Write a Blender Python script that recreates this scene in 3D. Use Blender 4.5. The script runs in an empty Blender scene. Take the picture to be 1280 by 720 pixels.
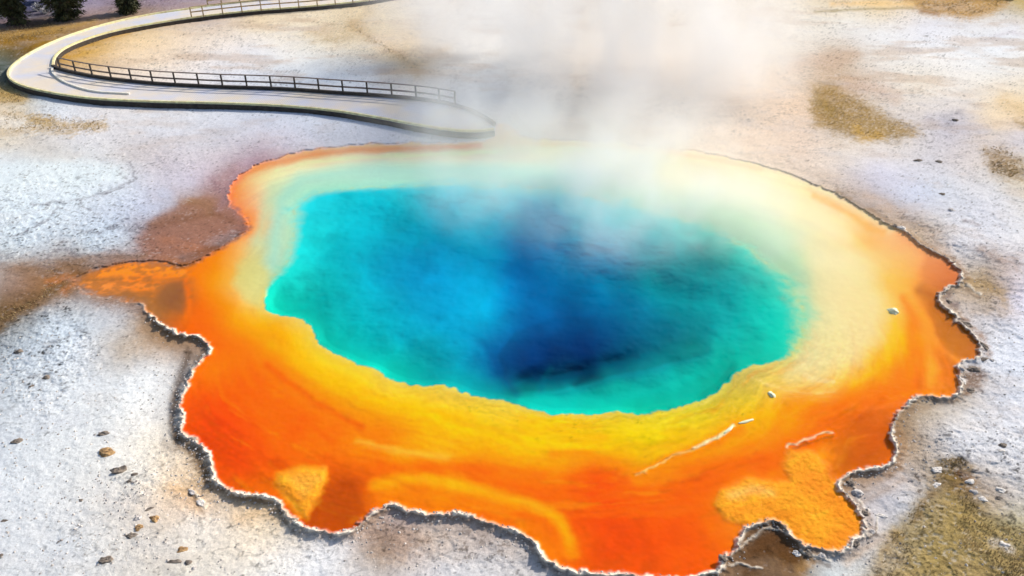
import bpy, bmesh, math, random
import numpy as np
from mathutils import Vector, Matrix, noise as mnoise

random.seed(7)
SC = bpy.context.scene
COL = SC.collection
# ------------------------------------------------------------------ camera / survey
H = 20.0                       # drone height above the pool, metres
F = 1000.0                     # focal length for a 1280 px wide picture
HOR = -260.0
P = math.atan((360 - HOR) / F)
cP, sP_ = math.cos(P), math.sin(P)

def W(u, v, z=0.0):
    """survey point of the photograph -> place on the level plane z"""
    a = (u - 640) / F; b = (v - 360) / F
    t = (H - z) / (sP_ + b * cP)
    return Vector((a * t, (cP - b * sP_) * t, z))

def AT(u, v, Y):
    """point in the air on the sight line (u, v), Y metres away"""
    a = (u - 640) / F; b = (v - 360) / F
    t = Y / (cP - b * sP_)
    return Vector((a * t, Y, H - t * (sP_ + b * cP)))

def pxm(v, z=0.0):
    """picture pixels per metre at that row"""
    return (v - HOR) * cP / (H - z)

def lin(c):
    c = np.asarray(c, dtype=np.float64) / 255.0
    return np.where(c <= 0.04045, c / 12.92, ((c + 0.055) / 1.055) ** 2.4)

ILL = np.array([.97, 1.0, 1.05])       # light falling on level ground (measured), per channel
def alb(c):
    return tuple(np.clip(lin(c) / ILL, 0.0, 0.86))

# ------------------------------------------------------------------ numpy noise
def _hash(ix, iy, seed):
    h = (ix.astype(np.int64) * 374761393 + iy.astype(np.int64) * 668265263 + seed * 974634777) & 0x7fffffff
    h = ((h ^ (h >> 13)) * 1274126177) & 0x7fffffff
    h = h ^ (h >> 16)
    return (h & 0xffff) / 65535.0

def vnoise(x, y, seed=0):
    ix = np.floor(x); iy = np.floor(y)
    fx = x - ix; fy = y - iy
    fx = fx * fx * fx * (fx * (fx * 6 - 15) + 10); fy = fy * fy * fy * (fy * (fy * 6 - 15) + 10)
    a = _hash(ix, iy, seed); b = _hash(ix + 1, iy, seed)
    c = _hash(ix, iy + 1, seed); d = _hash(ix + 1, iy + 1, seed)
    return (a + (b - a) * fx) * (1 - fy) + (c + (d - c) * fx) * fy      # 0..1

def fbm(x, y, octv=4, seed=0, gain=0.5):
    s = 0; amp = 1; tot = 0
    for k in range(octv):
        ca, sa = math.cos(k * 1.1 + 0.4), math.sin(k * 1.1 + 0.4)
        s = s + amp * (vnoise((x * ca - y * sa) * 2 ** k + 31.7 * k, (x * sa + y * ca) * 2 ** k - 17.3 * k, seed + k) - 0.5)
        tot += amp; amp *= gain
    return s / tot * 2.0                                                   # about -1..1

def sstep(a, b, x):
    t = np.clip((x - a) / (b - a), 0, 1)
    return t * t * (3 - 2 * t)

# ------------------------------------------------------------------ materials
def new_mat(name):
    m = bpy.data.materials.new(name); m.use_nodes = True
    nt = m.node_tree; nt.nodes.clear()
    return m, nt

def N(nt, typ, **kw):
    n = nt.nodes.new(typ)
    for k, v in kw.items():
        setattr(n, k, v)
    return n

def mat_simple(name, col, rough=0.85, var=0.35, scale=6.0, bump=0.3, col2=None, stretch=(1, 1, 1)):
    m, nt = new_mat(name); L = nt.links.new
    out = N(nt, 'ShaderNodeOutputMaterial'); bs = N(nt, 'ShaderNodeBsdfPrincipled')
    tc = N(nt, 'ShaderNodeTexCoord'); mp = N(nt, 'ShaderNodeMapping'); mp.inputs['Scale'].default_value = stretch
    nz = N(nt, 'ShaderNodeTexNoise'); nz.inputs['Scale'].default_value = scale; nz.inputs['Detail'].default_value = 6
    rp = N(nt, 'ShaderNodeValToRGB')
    c1 = tuple(max(0, c * (1 - var)) for c in col); c2 = col2 or tuple(min(.9, c * (1 + var)) for c in col)
    rp.color_ramp.elements[0].position = 0.32; rp.color_ramp.elements[1].position = 0.68
    rp.color_ramp.elements[0].color = (*c1, 1); rp.color_ramp.elements[1].color = (*c2, 1)
    bp = N(nt, 'ShaderNodeBump'); bp.inputs['Strength'].default_value = bump; bp.inputs['Distance'].default_value = 0.03
    L(tc.outputs['Object'], mp.inputs['Vector']); L(mp.outputs[0], nz.inputs['Vector'])
    L(nz.outputs['Fac'], rp.inputs['Fac']); L(rp.outputs['Color'], bs.inputs['Base Color'])
    L(nz.outputs['Fac'], bp.inputs['Height']); L(bp.outputs[0], bs.inputs['Normal'])
    bs.inputs['Roughness'].default_value = rough
    L(bs.outputs[0], out.inputs['Surface'])
    return m

def tag(o, label=None, cat=None, group=None, kind=None):
    if label: o['label'] = label
    if cat: o['category'] = cat
    if group: o['group'] = group
    if kind: o['kind'] = kind
    return o

def mesh_obj(name, verts, faces, mat, parent=None, smooth=False):
    me = bpy.data.meshes.new(name)
    me.from_pydata([tuple(v) for v in verts], [], faces)
    me.materials.append(mat)
    if smooth:
        me.polygons.foreach_set('use_smooth', [True] * len(me.polygons))
    o = bpy.data.objects.new(name, me); COL.objects.link(o)
    if parent: o.parent = parent
    return o

def empty(name, loc=(0, 0, 0)):
    o = bpy.data.objects.new(name, None); COL.objects.link(o); o.location = loc
    o.empty_display_size = 0.3
    return o

# ------------------------------------------------------------------ traced outlines (survey points)
# shore of the mat: (u, v, rim strength)
SHORE = [(178,378,.3),(190,395,.6),(205,408,.9),(225,416,1),(246,420,1),(257,424,1),(262,432,1),(263,440,1),(256,447,1),(247,456,1),
(240,465,1),(238,476,1),(232,488,1),(226,500,1),(224,508,1),(229,518,1),(229,530,1),(224,541,1),(238,546,1),(250,553,1),(258,562,1),
(262,571,1),(266,585,1),(269,597,1),(276,606,1),(289,614,1),(300,619,1),(320,618,1),(338,621,1),(348,627,1),(353,637,.8),(365,645,.6),
(372,655,.7),(388,661,.8),(404,664,.8),(422,667,.8),(438,663,.8),(449,655,.9),(457,648,1),(463,641,1),(475,636,1),(488,630,1),(500,630,1),
(509,637,1),(525,638,1),(540,643,1),(556,642,1),(572,640,1),(590,645,1),(610,651,1),(628,658,1),(642,662,1),(656,669,1),(668,677,1),
(676,690,1),(686,701,1),(700,709,1),(720,713,1),(745,716,1),(775,716,1),(800,720,1),(825,723,1),(860,722,1),(888,716,1),(901,709,1),
(903,698,.9),(915,691,.9),(922,683,.9),(925,668,1),(933,660,1),(945,655,1),(957,650,1),(967,648,1),(976,653,1),(986,662,1),(994,673,1),
(1008,681,.9),(1022,685,.9),(1038,689,.8),(1052,689,.8),(1063,680,.8),(1074,670,.8),(1082,660,.8),(1079,648,.8),(1071,637,.8),(1061,624,.8),(1049,613,.9),
(1047,603,.9),(1056,593,.9),(1068,588,1),(1084,586,1),(1100,585,1),(1111,580,1),(1118,572,1),(1120,560,1),(1116,549,1),(1113,537,1),
(1117,524,1),(1127,513,1),(1137,502,1),(1144,495,1),(1156,493,1),(1172,496,1),(1186,497,1),(1199,493,1),(1202,482,.9),(1197,472,.9),
(1200,463,.8),(1195,455,.7),(1206,450,.5),(1220,449,.6),(1225,438,.7),(1222,424,.7),(1212,414,.7),(1202,405,.8),(1193,403,.8),(1197,394,.8),
(1186,388,1),(1177,381,1),(1172,373,1),(1174,366,1),(1183,360,1),(1195,355,1),(1202,347,1),(1199,337,1),(1190,327,1),(1178,320,1),
(1162,312,.9),(1148,304,.8),(1138,296,.8),(1130,287,.8),(1116,284,.5),(1100,275,.3),(1078,262,.25),(1058,249,.25),(1045,241,.25),(1020,231,.2),
(990,218,.1),(960,208,.05),(920,198,0),(870,189,0),(800,181,0),(740,176,0),(690,174,0),(655,172,0),(640,160,0),(626,152,0),(618,160,0),(612,174,0),
(590,177,0),(540,178,0),(490,179,0),(440,181,.1),(400,185,.1),(360,193,.15),(330,202,.25),(308,213,.3),(293,224,.3),(286,234,.3),(284,246,.3),
(288,258,.15),(300,268,0),(311,280,0),(309,288,0),(292,298,0),(276,310,0),(258,321,0),(236,330,0),(222,333,0),(205,326,0),(180,326,0),(150,328,0),
(118,335,0),(96,346,0),(90,356,0),(108,368,0),(135,374,0),(158,377,.1)]
BLUE = [(372,262),(390,244),(425,238),(460,235),(520,233),(560,231),(600,235),(650,234),(700,237),(735,246),(780,256),(820,264),(860,277),(900,292),
(935,312),(962,333),(985,358),(1000,380),(1004,400),(1000,420),(992,436),(978,450),(955,455),(935,459),(920,466),(908,478),(893,494),(872,504),
(845,509),(820,514),(800,520),(786,516),(760,517),(742,520),(712,519),(690,518),(668,514),(652,507),(634,502),(615,499),(596,496),(578,491),(562,484),(548,481),
(532,483),(510,480),(490,475),(478,469),(465,460),(448,455),(430,448),(414,440),(400,434),(394,424),(391,413),(383,404),(370,397),(355,395),(341,393),(331,388),
(329,376),(333,362),(341,350),(350,342),(362,328),(368,312),(370,296),(368,280)]
HOLE = [(640,492),(626,470),(612,446),(600,424),(590,400),(575,370),(560,340),(585,300),(620,270),(660,250),(700,258),(730,290),(790,300),(850,300),
(895,330),(930,370),(925,410),(890,446),(850,454),(800,465),(760,472),(735,481),(700,489),(668,489)]

def fractal(poly, amp, levels=3, seed=1):
    rnd = random.Random(seed)
    pts = [list(p) for p in poly]
    for l in range(levels):
        out = []
        for i, p in enumerate(pts):
            q = pts[(i + 1) % len(pts)]
            out.append(p)
            dx, dy = q[0] - p[0], q[1] - p[1]
            k = rnd.uniform(-1, 1) * amp
            m = [(p[0] + q[0]) / 2 - dy * k, (p[1] + q[1]) / 2 + dx * k]
            if len(p) > 2: m.append((p[2] + q[2]) / 2)
            out.append(m)
        pts = out
    return pts

def to_world(poly):
    out = []
    for p in poly:
        w = W(p[0], p[1]); out.append((w.x, w.y) + tuple(p[2:]))
    return out

def chaikin(poly, n=1):
    for _ in range(n):
        out = []
        for i, p in enumerate(poly):
            q = poly[(i + 1) % len(poly)]
            out.append(tuple(.75 * a + .25 * b for a, b in zip(p, q)))
            out.append(tuple(.25 * a + .75 * b for a, b in zip(p, q)))
        poly = out
    return poly

SHORE_W = fractal(to_world(chaikin(SHORE, 1)), 0.24, 1, 3)
BLUE_W = fractal(to_world(chaikin(BLUE, 1)), 0.16, 1, 5)
HOLE_W = to_world(chaikin(HOLE, 2))

def sdf(X, Y, poly, band=None, attr=False):
    """signed distance (negative inside) to a world polygon; optional weight of the nearest edge"""
    sh = X.shape; x = X.ravel(); y = Y.ravel()
    px = np.array([p[0] for p in poly]); py = np.array([p[1] for p in poly])
    pad = 5.0
    sel = np.where((x > px.min() - pad) & (x < px.max() + pad) & (y > py.min() - pad) & (y < py.max() + pad))[0]
    d = np.full(x.shape, 1e3); wt = np.zeros(x.shape)
    xs = x[sel]; ys = y[sel]
    best = np.full(xs.shape, 1e9); inside = np.zeros(xs.shape, bool); bw = np.zeros(xs.shape)
    n = len(poly)
    for i in range(n):
        ax, ay = poly[i][0], poly[i][1]; bx, by = poly[(i + 1) % n][0], poly[(i + 1) % n][1]
        if (ay > by) != (ay < by) or ay != by:
            c = ((ay > ys) != (by > ys)) & (xs < (bx - ax) * (ys - ay) / (by - ay + 1e-12) + ax)
            inside ^= c
        dx, dy = bx - ax, by - ay
        t = np.clip(((xs - ax) * dx + (ys - ay) * dy) / (dx * dx + dy * dy + 1e-12), 0, 1)
        dd = (xs - ax - t * dx) ** 2 + (ys - ay - t * dy) ** 2
        m = dd < best
        best = np.where(m, dd, best)
        if attr:
            bw = np.where(m, poly[i][2] * (1 - t) + poly[(i + 1) % n][2] * t, bw)
    r = np.sqrt(best); r[inside] *= -1
    d[sel] = r; wt[sel] = bw
    return (d.reshape(sh), wt.reshape(sh)) if attr else d.reshape(sh)

# ------------------------------------------------------------------ colour samples of the surfaces
GROUND = [(0,35,120,105,110),(20,28,105,88,92),(45,30,85,75,75),(80,35,125,110,100),(120,12,170,155,170),(120,24,165,130,100),(200,8,165,150,165),(260,3,160,140,150),(150,20,130,105,80),
(200,14,150,120,95),(0,44,185,145,70),(60,38,180,140,60),(0,54,150,110,35),(0,62,110,105,80),(0,80,95,105,100),(5,100,95,105,100),(20,120,190,165,110),(60,122,205,215,225),(40,66,120,90,40),
(0,122,180,150,90),(0,140,235,225,215),(60,132,215,222,232),(200,150,226,230,240),(100,165,226,224,230),(0,165,225,215,200),(300,150,225,228,240),(400,165,222,225,238),(500,170,222,222,232),(350,175,220,215,228),
(85,68,200,150,50),(110,60,205,160,70),(120,75,225,190,140),(160,50,235,205,160),(150,75,232,208,180),(200,65,238,215,188),(200,42,240,215,180),(260,45,238,222,205),(260,75,232,225,225),(320,28,238,218,185),(320,60,232,230,235),(400,20,235,220,195),
(400,85,232,236,242),(340,85,232,234,240),(460,90,228,230,235),(420,45,222,205,175),(450,20,225,205,170),(440,30,205,185,155),(500,55,212,190,150),(520,78,208,186,152),(480,8,225,210,185),(540,50,230,220,210),(550,10,228,220,212),(580,100,225,225,228),
(640,50,232,228,224),(640,120,225,225,228),(700,60,228,215,200),(800,60,230,215,200),(900,60,232,220,205),(720,140,232,215,200),(800,140,235,215,198),(880,140,232,212,195),(950,150,232,210,190),(1000,185,225,205,190),
(0,200,225,232,240),(0,250,224,234,242),(100,230,226,236,243),(140,215,220,226,232),(60,185,206,200,195),(0,180,215,205,190),(200,205,205,196,202),(160,190,210,204,206),(260,190,214,206,212),(300,185,210,200,208),(180,255,200,205,224),(120,265,205,212,226),(150,285,190,200,218),
(60,290,212,222,234),(0,290,215,225,235),(40,315,196,205,216),(120,310,200,210,222),(0,325,190,195,200),(160,305,200,208,220),(20,345,176,148,135),(50,345,168,130,100),(80,333,135,98,60),(30,332,165,140,120),(60,358,150,112,80),(20,362,165,140,130),(100,340,130,90,50),(0,400,92,74,44),
(30,382,110,86,54),(5,385,120,95,60),(50,372,140,105,70),(140,324,150,115,100),(190,318,160,118,105),(200,290,150,105,85),(180,300,160,125,118),(235,258,172,130,90),(262,262,150,115,55),(220,298,172,128,115),(250,285,182,132,112),(275,262,155,112,110),(290,292,135,92,85),(250,305,190,120,85),(270,300,150,95,70),
(210,312,172,122,100),(232,318,180,115,70),(255,312,150,90,60),(300,275,150,105,90),(280,240,165,130,140),(262,230,190,165,175),(290,215,180,150,160),(310,200,175,150,165),(330,193,180,155,165),(240,235,205,200,215),(215,245,190,180,190),(275,210,205,190,200),
(60,400,200,210,222),(100,395,190,198,208),(100,430,216,223,234),(20,440,186,196,208),(50,470,205,212,222),(100,500,222,226,232),(160,480,222,226,232),(50,560,218,222,228),(30,650,216,219,225),(100,690,215,218,224),(0,600,215,220,228),(200,555,228,218,205),(190,600,230,222,212),
(205,612,222,196,165),(232,622,218,185,150),(250,650,222,214,208),(300,690,224,214,202),(150,438,185,170,155),(175,400,172,150,130),(200,430,168,140,115),(222,432,150,125,105),(150,400,188,190,198),(190,460,222,224,228),(200,510,225,222,220),(205,450,200,190,185),
(320,640,222,195,160),(340,660,228,212,190),(380,700,226,226,230),(430,690,224,222,226),(500,690,185,165,155),(460,670,175,150,135),(475,695,165,142,122),(600,695,198,194,196),(540,670,192,178,170),(650,705,192,188,190),(560,715,210,208,212),(490,650,185,165,160),(590,670,185,172,168),
(940,700,112,78,44),(970,680,90,60,35),(930,715,120,88,50),(960,715,130,100,60),(1040,715,196,206,212),(1010,705,130,100,60),(1080,700,200,196,195),(1130,620,202,204,214),(1100,655,196,192,196),(1080,605,155,132,112),(1120,600,185,175,175),(1180,650,152,130,82),(1150,690,168,148,98),
(1100,712,175,160,140),(1200,590,160,135,95),(1205,603,120,86,40),(1185,605,125,102,52),(1230,690,168,148,105),(1260,660,172,160,120),(1210,640,155,130,80),(1240,640,165,150,125),(1270,610,195,190,190),(1250,590,200,196,196),(1200,562,208,208,215),(1160,520,180,166,150),(1145,560,170,150,130),(1135,540,160,135,110),
(1240,500,206,209,220),(1240,450,216,219,229),(1270,420,220,222,232),(1210,495,190,180,170),(1170,540,190,182,178),(1215,392,198,190,190),(1215,360,178,158,140),(1235,372,168,146,118),(1220,350,165,140,95),(1270,372,205,200,215),(1250,335,182,166,160),(1225,315,200,196,200),(1200,310,210,208,215),(1200,290,216,216,224),(1270,290,226,226,232),
(1150,285,190,170,150),(1170,300,200,185,175),(1140,250,200,205,224),(1180,230,206,210,222),(1100,215,206,206,224),(1060,225,205,195,195),(1090,255,190,172,162),(1060,240,185,165,150),(1110,270,185,165,150),(1250,245,216,216,222),(1020,205,226,210,198),(1060,190,222,212,204),(1200,205,214,206,206),(1120,190,220,212,208),
(1240,150,235,214,185),(1275,140,232,205,165),(1200,150,196,192,202),(1180,170,200,196,206),(1190,120,230,222,216),(1250,80,235,236,238),(1150,100,232,222,208),(1100,72,230,225,220),(1100,100,225,215,208),(1030,75,206,185,166),(1055,65,208,190,172),(1000,100,205,188,172),(985,90,200,182,165),(1060,105,195,172,150),(1100,40,232,232,236),(1200,62,236,236,240),
(1060,30,234,232,230),(1000,30,232,224,214),(950,30,222,212,200),(1270,30,228,228,235),(1160,32,228,228,238),(1100,8,232,205,155),(1020,8,230,215,190),(1275,8,190,165,100),(960,60,222,212,198),(1020,50,226,218,208),(980,130,225,200,178),(1280,170,210,205,215),(1240,265,212,212,222),
(0,715,214,217,223),(200,715,224,216,204),(800,735,200,195,190),(1280,500,210,212,222),(1280,715,165,145,105),(1280,220,205,190,165)]

MAT = [(270,500,238,78,6),(255,520,236,72,6),(262,560,226,70,4),(300,590,232,78,4),(300,480,242,92,5),(262,465,248,122,14),(275,450,250,120,14),(340,540,245,98,5),(350,575,228,85,5),(300,540,236,78,4),(380,560,245,110,8),(400,580,235,98,10),
(430,600,200,85,12),(430,630,188,78,12),(402,650,185,74,10),(440,650,195,80,12),(455,610,215,90,12),(330,608,236,110,15),(470,632,245,115,12),(490,612,252,150,20),(520,632,248,125,12),(560,612,252,150,18),(600,635,245,118,10),(480,590,242,104,8),
(600,582,244,102,5),(540,585,242,104,6),(660,600,242,102,6),(660,655,240,112,10),(690,685,250,130,12),(730,650,232,82,4),(740,695,226,76,4),(800,650,235,86,5),(850,620,240,95,5),(850,690,234,86,5),(895,690,238,92,6),(800,700,230,80,4),(700,620,240,95,5),(770,590,240,100,6),
(730,580,240,108,8),(880,640,240,98,8),(910,590,242,106,6),(950,570,244,106,6),(960,590,244,106,6),(870,590,242,104,6),
(400,455,246,192,22),(370,420,246,178,30),(350,405,248,165,30),(330,395,240,175,50),(420,475,250,178,16),(450,480,245,196,16),(480,495,242,194,16),(520,505,240,190,16),(560,515,238,190,14),(600,530,236,190,10),(620,545,240,188,8),(700,550,236,190,10),(760,540,226,186,12),
(700,530,232,188,18),(800,565,226,190,14),(800,540,224,186,16),(850,540,226,190,20),(830,560,230,190,20),(890,520,215,184,36),(905,500,205,182,64),(925,480,205,184,84),(940,500,218,184,50),(660,525,235,190,20),(640,515,226,190,60),(560,500,226,188,60),(480,485,228,190,60),(880,540,228,180,30),
(650,560,246,188,12),(600,555,250,180,10),(560,545,250,184,20),(500,530,252,160,14),(550,565,252,170,26),(600,568,250,150,14),(700,570,244,172,12),(720,562,240,178,10),(760,560,235,182,12),(780,575,240,150,14),(480,545,246,118,8),(440,520,252,146,14),(450,500,252,172,18),(400,500,250,140,14),(370,470,248,140,12),
(350,450,248,140,14),(310,430,248,120,12),(330,480,242,102,6),(380,520,240,92,4),(420,540,244,105,6),(450,560,248,130,12),(500,575,250,140,18),
(300,400,252,162,16),(290,380,250,150,20),(325,420,250,160,18),(270,400,250,118,8),(252,390,246,104,6),(250,350,250,130,8),(240,410,245,100,6),(270,430,248,108,6),(285,465,246,105,8),(265,360,252,140,12),(285,350,240,170,60),(275,335,248,140,30),(300,320,232,170,90),(325,290,230,170,110),
(300,345,216,196,110),(312,365,216,204,140),(322,382,222,194,100),(318,335,200,200,140),(312,312,214,204,150),(325,300,205,205,165),(340,320,190,205,180),(338,345,180,205,175),(350,290,190,212,190),(345,262,190,216,196),(355,230,196,218,196),(335,240,214,214,184),(325,225,226,205,160),(345,212,228,212,170),
(300,240,248,148,88),(292,255,244,138,80),(300,225,246,146,90),(318,272,248,150,90),(308,290,245,140,70),(322,280,240,170,110),(330,205,246,160,110),(360,199,246,160,112),(400,192,246,166,124),(440,186,242,180,145),(500,184,244,182,146),(560,184,242,188,156),(610,182,246,180,140),(620,165,245,160,110),(628,158,246,165,120),
(640,178,246,186,150),(380,206,235,215,175),(430,200,232,220,185),(500,194,235,222,190),(560,192,235,222,192),(620,192,235,222,195),(680,184,238,215,185),(720,186,238,218,190),(420,215,188,218,200),(480,208,192,222,208),(450,225,166,216,212),(540,210,186,220,212),(600,212,186,222,216),(540,224,160,214,214),
(640,215,184,220,216),(700,205,200,222,210),(700,225,170,214,214),(380,232,170,216,206),(400,228,172,216,206),(760,215,210,222,206),(800,205,225,224,206),(760,190,240,218,192),(820,195,245,220,190),(850,232,214,224,196),(820,245,196,220,204),(900,245,200,216,192),(900,222,225,224,190),(890,205,250,220,188),(950,222,250,224,182),(940,260,195,218,190),(950,240,220,222,185),
(980,290,190,216,188),(1000,330,186,216,188),(965,310,170,210,190),(1010,270,228,222,180),(1030,300,226,220,176),(1050,330,240,220,168),(1040,380,236,220,168),(1020,350,205,218,182),(1080,360,246,208,134),(1020,395,196,216,176),(1010,430,186,208,156),(1035,430,226,206,130),(1070,430,236,200,112),(1100,415,242,200,104),
(975,460,222,198,112),(1000,455,212,200,125),(1025,475,230,196,122),(1060,465,240,196,92),(990,480,230,190,108),(955,470,215,190,100),(1020,485,238,190,100),(1080,390,244,208,130),(1070,320,246,214,150),(1110,392,246,200,118),(1000,250,246,224,176),(1045,280,244,216,160),
(1125,420,250,188,22),(1118,440,252,184,18),(1100,455,252,180,24),(1085,475,252,160,18),(1060,485,250,160,24),(1125,400,248,175,60),
(1142,440,252,122,8),(1140,410,250,125,20),(1132,468,252,118,8),(1085,495,248,122,10),(1050,500,248,130,12),(1010,500,246,140,16),(960,515,242,168,20),(985,505,242,150,20),(1000,530,248,142,12),(1035,520,246,116,8),(950,545,250,150,18),(970,545,250,130,12),(920,545,250,160,20),(930,560,248,125,12),(890,565,250,145,16),(850,585,248,135,14),
(1080,250,248,214,170),(1030,238,250,222,184),(1000,228,250,222,182),(1060,258,248,212,165),(1100,285,246,190,140),(1085,300,244,180,90),(1120,305,246,180,120),(1130,320,246,182,112),(1160,325,238,160,108),(1190,340,224,132,84),(1172,352,204,118,66),(1160,345,226,140,75),(1095,330,255,204,130),(1110,350,253,186,84),(1130,345,252,180,90),
(1135,375,252,170,70),(1150,395,236,134,44),(1165,385,204,118,45),(1180,400,192,116,36),(1200,430,194,110,34),(1185,430,198,115,32),(1172,375,198,116,46),(1215,440,186,105,40),(1160,420,235,135,30),(1165,450,240,140,34),(1185,468,236,130,26),(1190,488,246,152,52),(1150,480,248,120,10),(1165,490,240,130,24),
(1080,560,206,96,14),(1065,572,200,92,12),(1095,545,216,96,14),(1105,570,212,90,10),(1100,520,226,110,24),(1080,520,215,98,14),(1050,545,220,105,18),(1040,560,244,138,24),(1030,575,246,140,30),(1060,530,210,100,20),(1010,550,246,108,10),(1000,570,246,120,20),
(1000,620,250,160,46),(950,620,250,170,52),(1050,650,248,148,44),(1020,660,250,152,46),(1040,620,248,145,40),
(100,352,236,148,78),(130,345,250,142,56),(170,340,250,138,48),(170,355,252,132,32),(210,345,252,134,28),(140,365,225,140,75),(180,370,200,120,50),(210,372,150,95,60),(222,360,150,92,62),(200,390,210,125,50),(215,400,180,100,50),(225,385,190,98,36),(200,330,240,135,60),(232,400,225,110,20),(190,380,226,134,52)]

POOL = [(345,375,12,186,166),(355,360,14,190,176),(380,350,20,192,186),(400,262,24,202,216),(390,290,22,200,205),(460,252,10,202,220),(540,248,10,196,216),(600,250,30,190,216),(480,290,5,186,212),(440,320,0,182,204),(500,330,0,160,206),(522,345,0,142,196),(480,350,0,164,202),(560,300,0,174,212),
(540,380,0,158,202),(420,380,0,186,192),(400,412,0,180,168),(450,430,0,182,182),(450,400,0,186,194),(500,460,0,180,170),(560,470,0,156,166),(600,480,0,136,156),(620,490,0,140,150),(560,420,0,150,186),(500,420,0,170,195),(600,440,0,116,170),(622,470,0,86,140),(600,380,0,138,200),(640,340,0,106,180),(650,300,0,128,190),(620,270,5,170,210),
(660,262,0,165,202),(690,272,0,150,192),(700,320,8,134,195),(660,380,0,104,176),(640,410,0,96,165),(650,440,0,72,140),(668,462,0,58,116),(700,430,0,66,132),(720,460,0,72,122),(742,468,0,74,106),(770,450,0,92,136),(740,380,0,100,164),(740,345,0,130,190),(780,340,0,150,194),(800,310,0,150,186),(850,330,0,164,176),(880,312,10,176,176),
(860,290,40,185,190),(780,275,40,180,200),(720,262,30,175,200),(850,360,0,132,160),(820,352,0,128,158),(850,400,0,120,150),(880,380,0,128,144),(905,400,0,150,156),(830,430,0,118,146),(880,430,0,140,146),(800,400,0,105,150),(920,370,5,160,160),(950,390,5,176,170),(980,400,12,182,176),(940,335,24,180,176),(965,360,20,182,176),(960,430,0,176,165),(920,450,0,176,160),
(900,472,0,176,156),(860,470,0,170,156),(850,490,0,170,155),(800,488,0,170,156),(750,500,0,170,156),(700,504,0,170,160),(672,500,0,165,160),(655,492,0,130,130),(800,508,0,166,142),(720,490,0,150,150),(770,482,0,160,150),(690,494,0,160,158),(640,500,0,150,145),(990,375,60,190,180),(990,430,30,180,160),(520,470,0,175,170),(430,440,0,175,160)]

LU0, LU1, LV0, LV1, LS = -80, 1364, -16, 744, 4
def rbf_lattice(samples, eps=14.0):
    S = np.array(samples, dtype=np.float64)
    xy = S[:, :2] * np.array([1.0, 1.35]); c = lin(S[:, 2:5])
    d = np.sqrt(((xy[:, None] - xy[None]) ** 2).sum(-1) + eps ** 2)
    A = d + np.eye(len(S)) * -6.0
    n = len(S)
    M = np.zeros((n + 1, n + 1)); M[:n, :n] = A; M[:n, n] = 1; M[n, :n] = 1
    rhs = np.zeros((n + 1, 3)); rhs[:n] = c
    w = np.linalg.solve(M, rhs)
    us = np.arange(LU0, LU1 + 1, LS); vs = np.arange(LV0, LV1 + 1, LS)
    out = np.zeros((len(vs), len(us), 3))
    for j, v in enumerate(vs):
        dd = np.sqrt((us[:, None] - xy[None, :, 0]) ** 2 + (v * 1.35 - xy[None, :, 1]) ** 2 + eps ** 2)
        out[j] = dd @ w[:n] + w[n]
    return np.clip(out, 0.0, 0.95)

def sample(lat, U, V):
    x = np.clip((U - LU0) / LS, 0, lat.shape[1] - 1.001); y = np.clip((V - LV0) / LS, 0, lat.shape[0] - 1.001)
    ix = x.astype(int); iy = y.astype(int); fx = (x - ix)[..., None]; fy = (y - iy)[..., None]
    return (lat[iy, ix] * (1 - fx) + lat[iy, ix + 1] * fx) * (1 - fy) + (lat[iy + 1, ix] * (1 - fx) + lat[iy + 1, ix + 1] * fx) * fy

# ------------------------------------------------------------------ ground sheet
def geo(start, step, grow, stop):
    out = []; x = start; s = step
    while abs(x) < abs(stop):
        s *= grow; x += s; out.append(x)
    return out
ST = 1.25
cu = np.arange(-30, 1311, ST)
right = np.array(geo(1310, ST, 1.22, 60000)); left = -(np.array(geo(1310, ST, 1.22, 60000)) - 1280)
us = np.concatenate([left[::-1], cu, right])
vs_near = np.arange(730, -14, -ST * 0.9)                    # from close to far
v_far = [float(vs_near[-1])]
s = ST
while v_far[-1] > HOR + 7:
    s = min(s * 1.12, (v_far[-1] - HOR) * 0.12); v_far.append(v_far[-1] - s)
vs_all = np.concatenate([vs_near, np.array(v_far[1:])])
Yr = np.array([W(640, v).y for v in vs_all])
Zr = np.array([H / (sP_ + (v - 360) / F * cP) for v in vs_all])
back = np.array([Yr[0] - g for g in geo(0.1, 0.06, 1.25, 150)])
Yr = np.concatenate([back[::-1], Yr]); Zr = np.concatenate([np.full(len(back), Zr[0]), Zr])
Vr = np.concatenate([np.full(len(back), 731.0) + np.minimum(60, np.arange(len(back))[::-1] * 1.5), vs_all])
nr, nc = len(Yr), len(us)
Ug = np.broadcast_to(us[None], (nr, nc)).copy(); Vg = np.broadcast_to(Vr[:, None], (nr, nc)).copy()
Xg = (Ug - 640) / F * Zr[:, None]; Yg = np.broadcast_to(Yr[:, None], (nr, nc)).copy()

# warped survey coordinates so that hand-sampled colours get natural, uneven edges
n1 = fbm(Xg * 0.9, Yg * 0.9, 4, 11); n2 = fbm(Xg * 0.9 + 40, Yg * 0.9 - 12, 4, 23)
n3 = fbm(Xg * 3.5, Yg * 3.5, 4, 37); n4 = fbm(Xg * 3.5 + 9, Yg * 3.5 + 70, 3, 41)
near = np.clip(Zr / 30.0, 0.6, 3.0)[:, None]
FINE = fbm(Xg * 9, Yg * 9, 3, 51); VF = fbm(Xg * 22, Yg * 22, 2, 52)
wbx = n3 * .10 + FINE * .045; wby = n4 * .10 + fbm(Xg * 9 + 30, Yg * 9, 2, 55) * .045
sO, rimw = sdf(Xg + wbx, Yg + wby, SHORE_W, attr=True)
sB = sdf(Xg + n3 * .09 + FINE * .015, Yg + n4 * .09, BLUE_W)
sH = sdf(Xg, Yg, HOLE_W)

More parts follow.
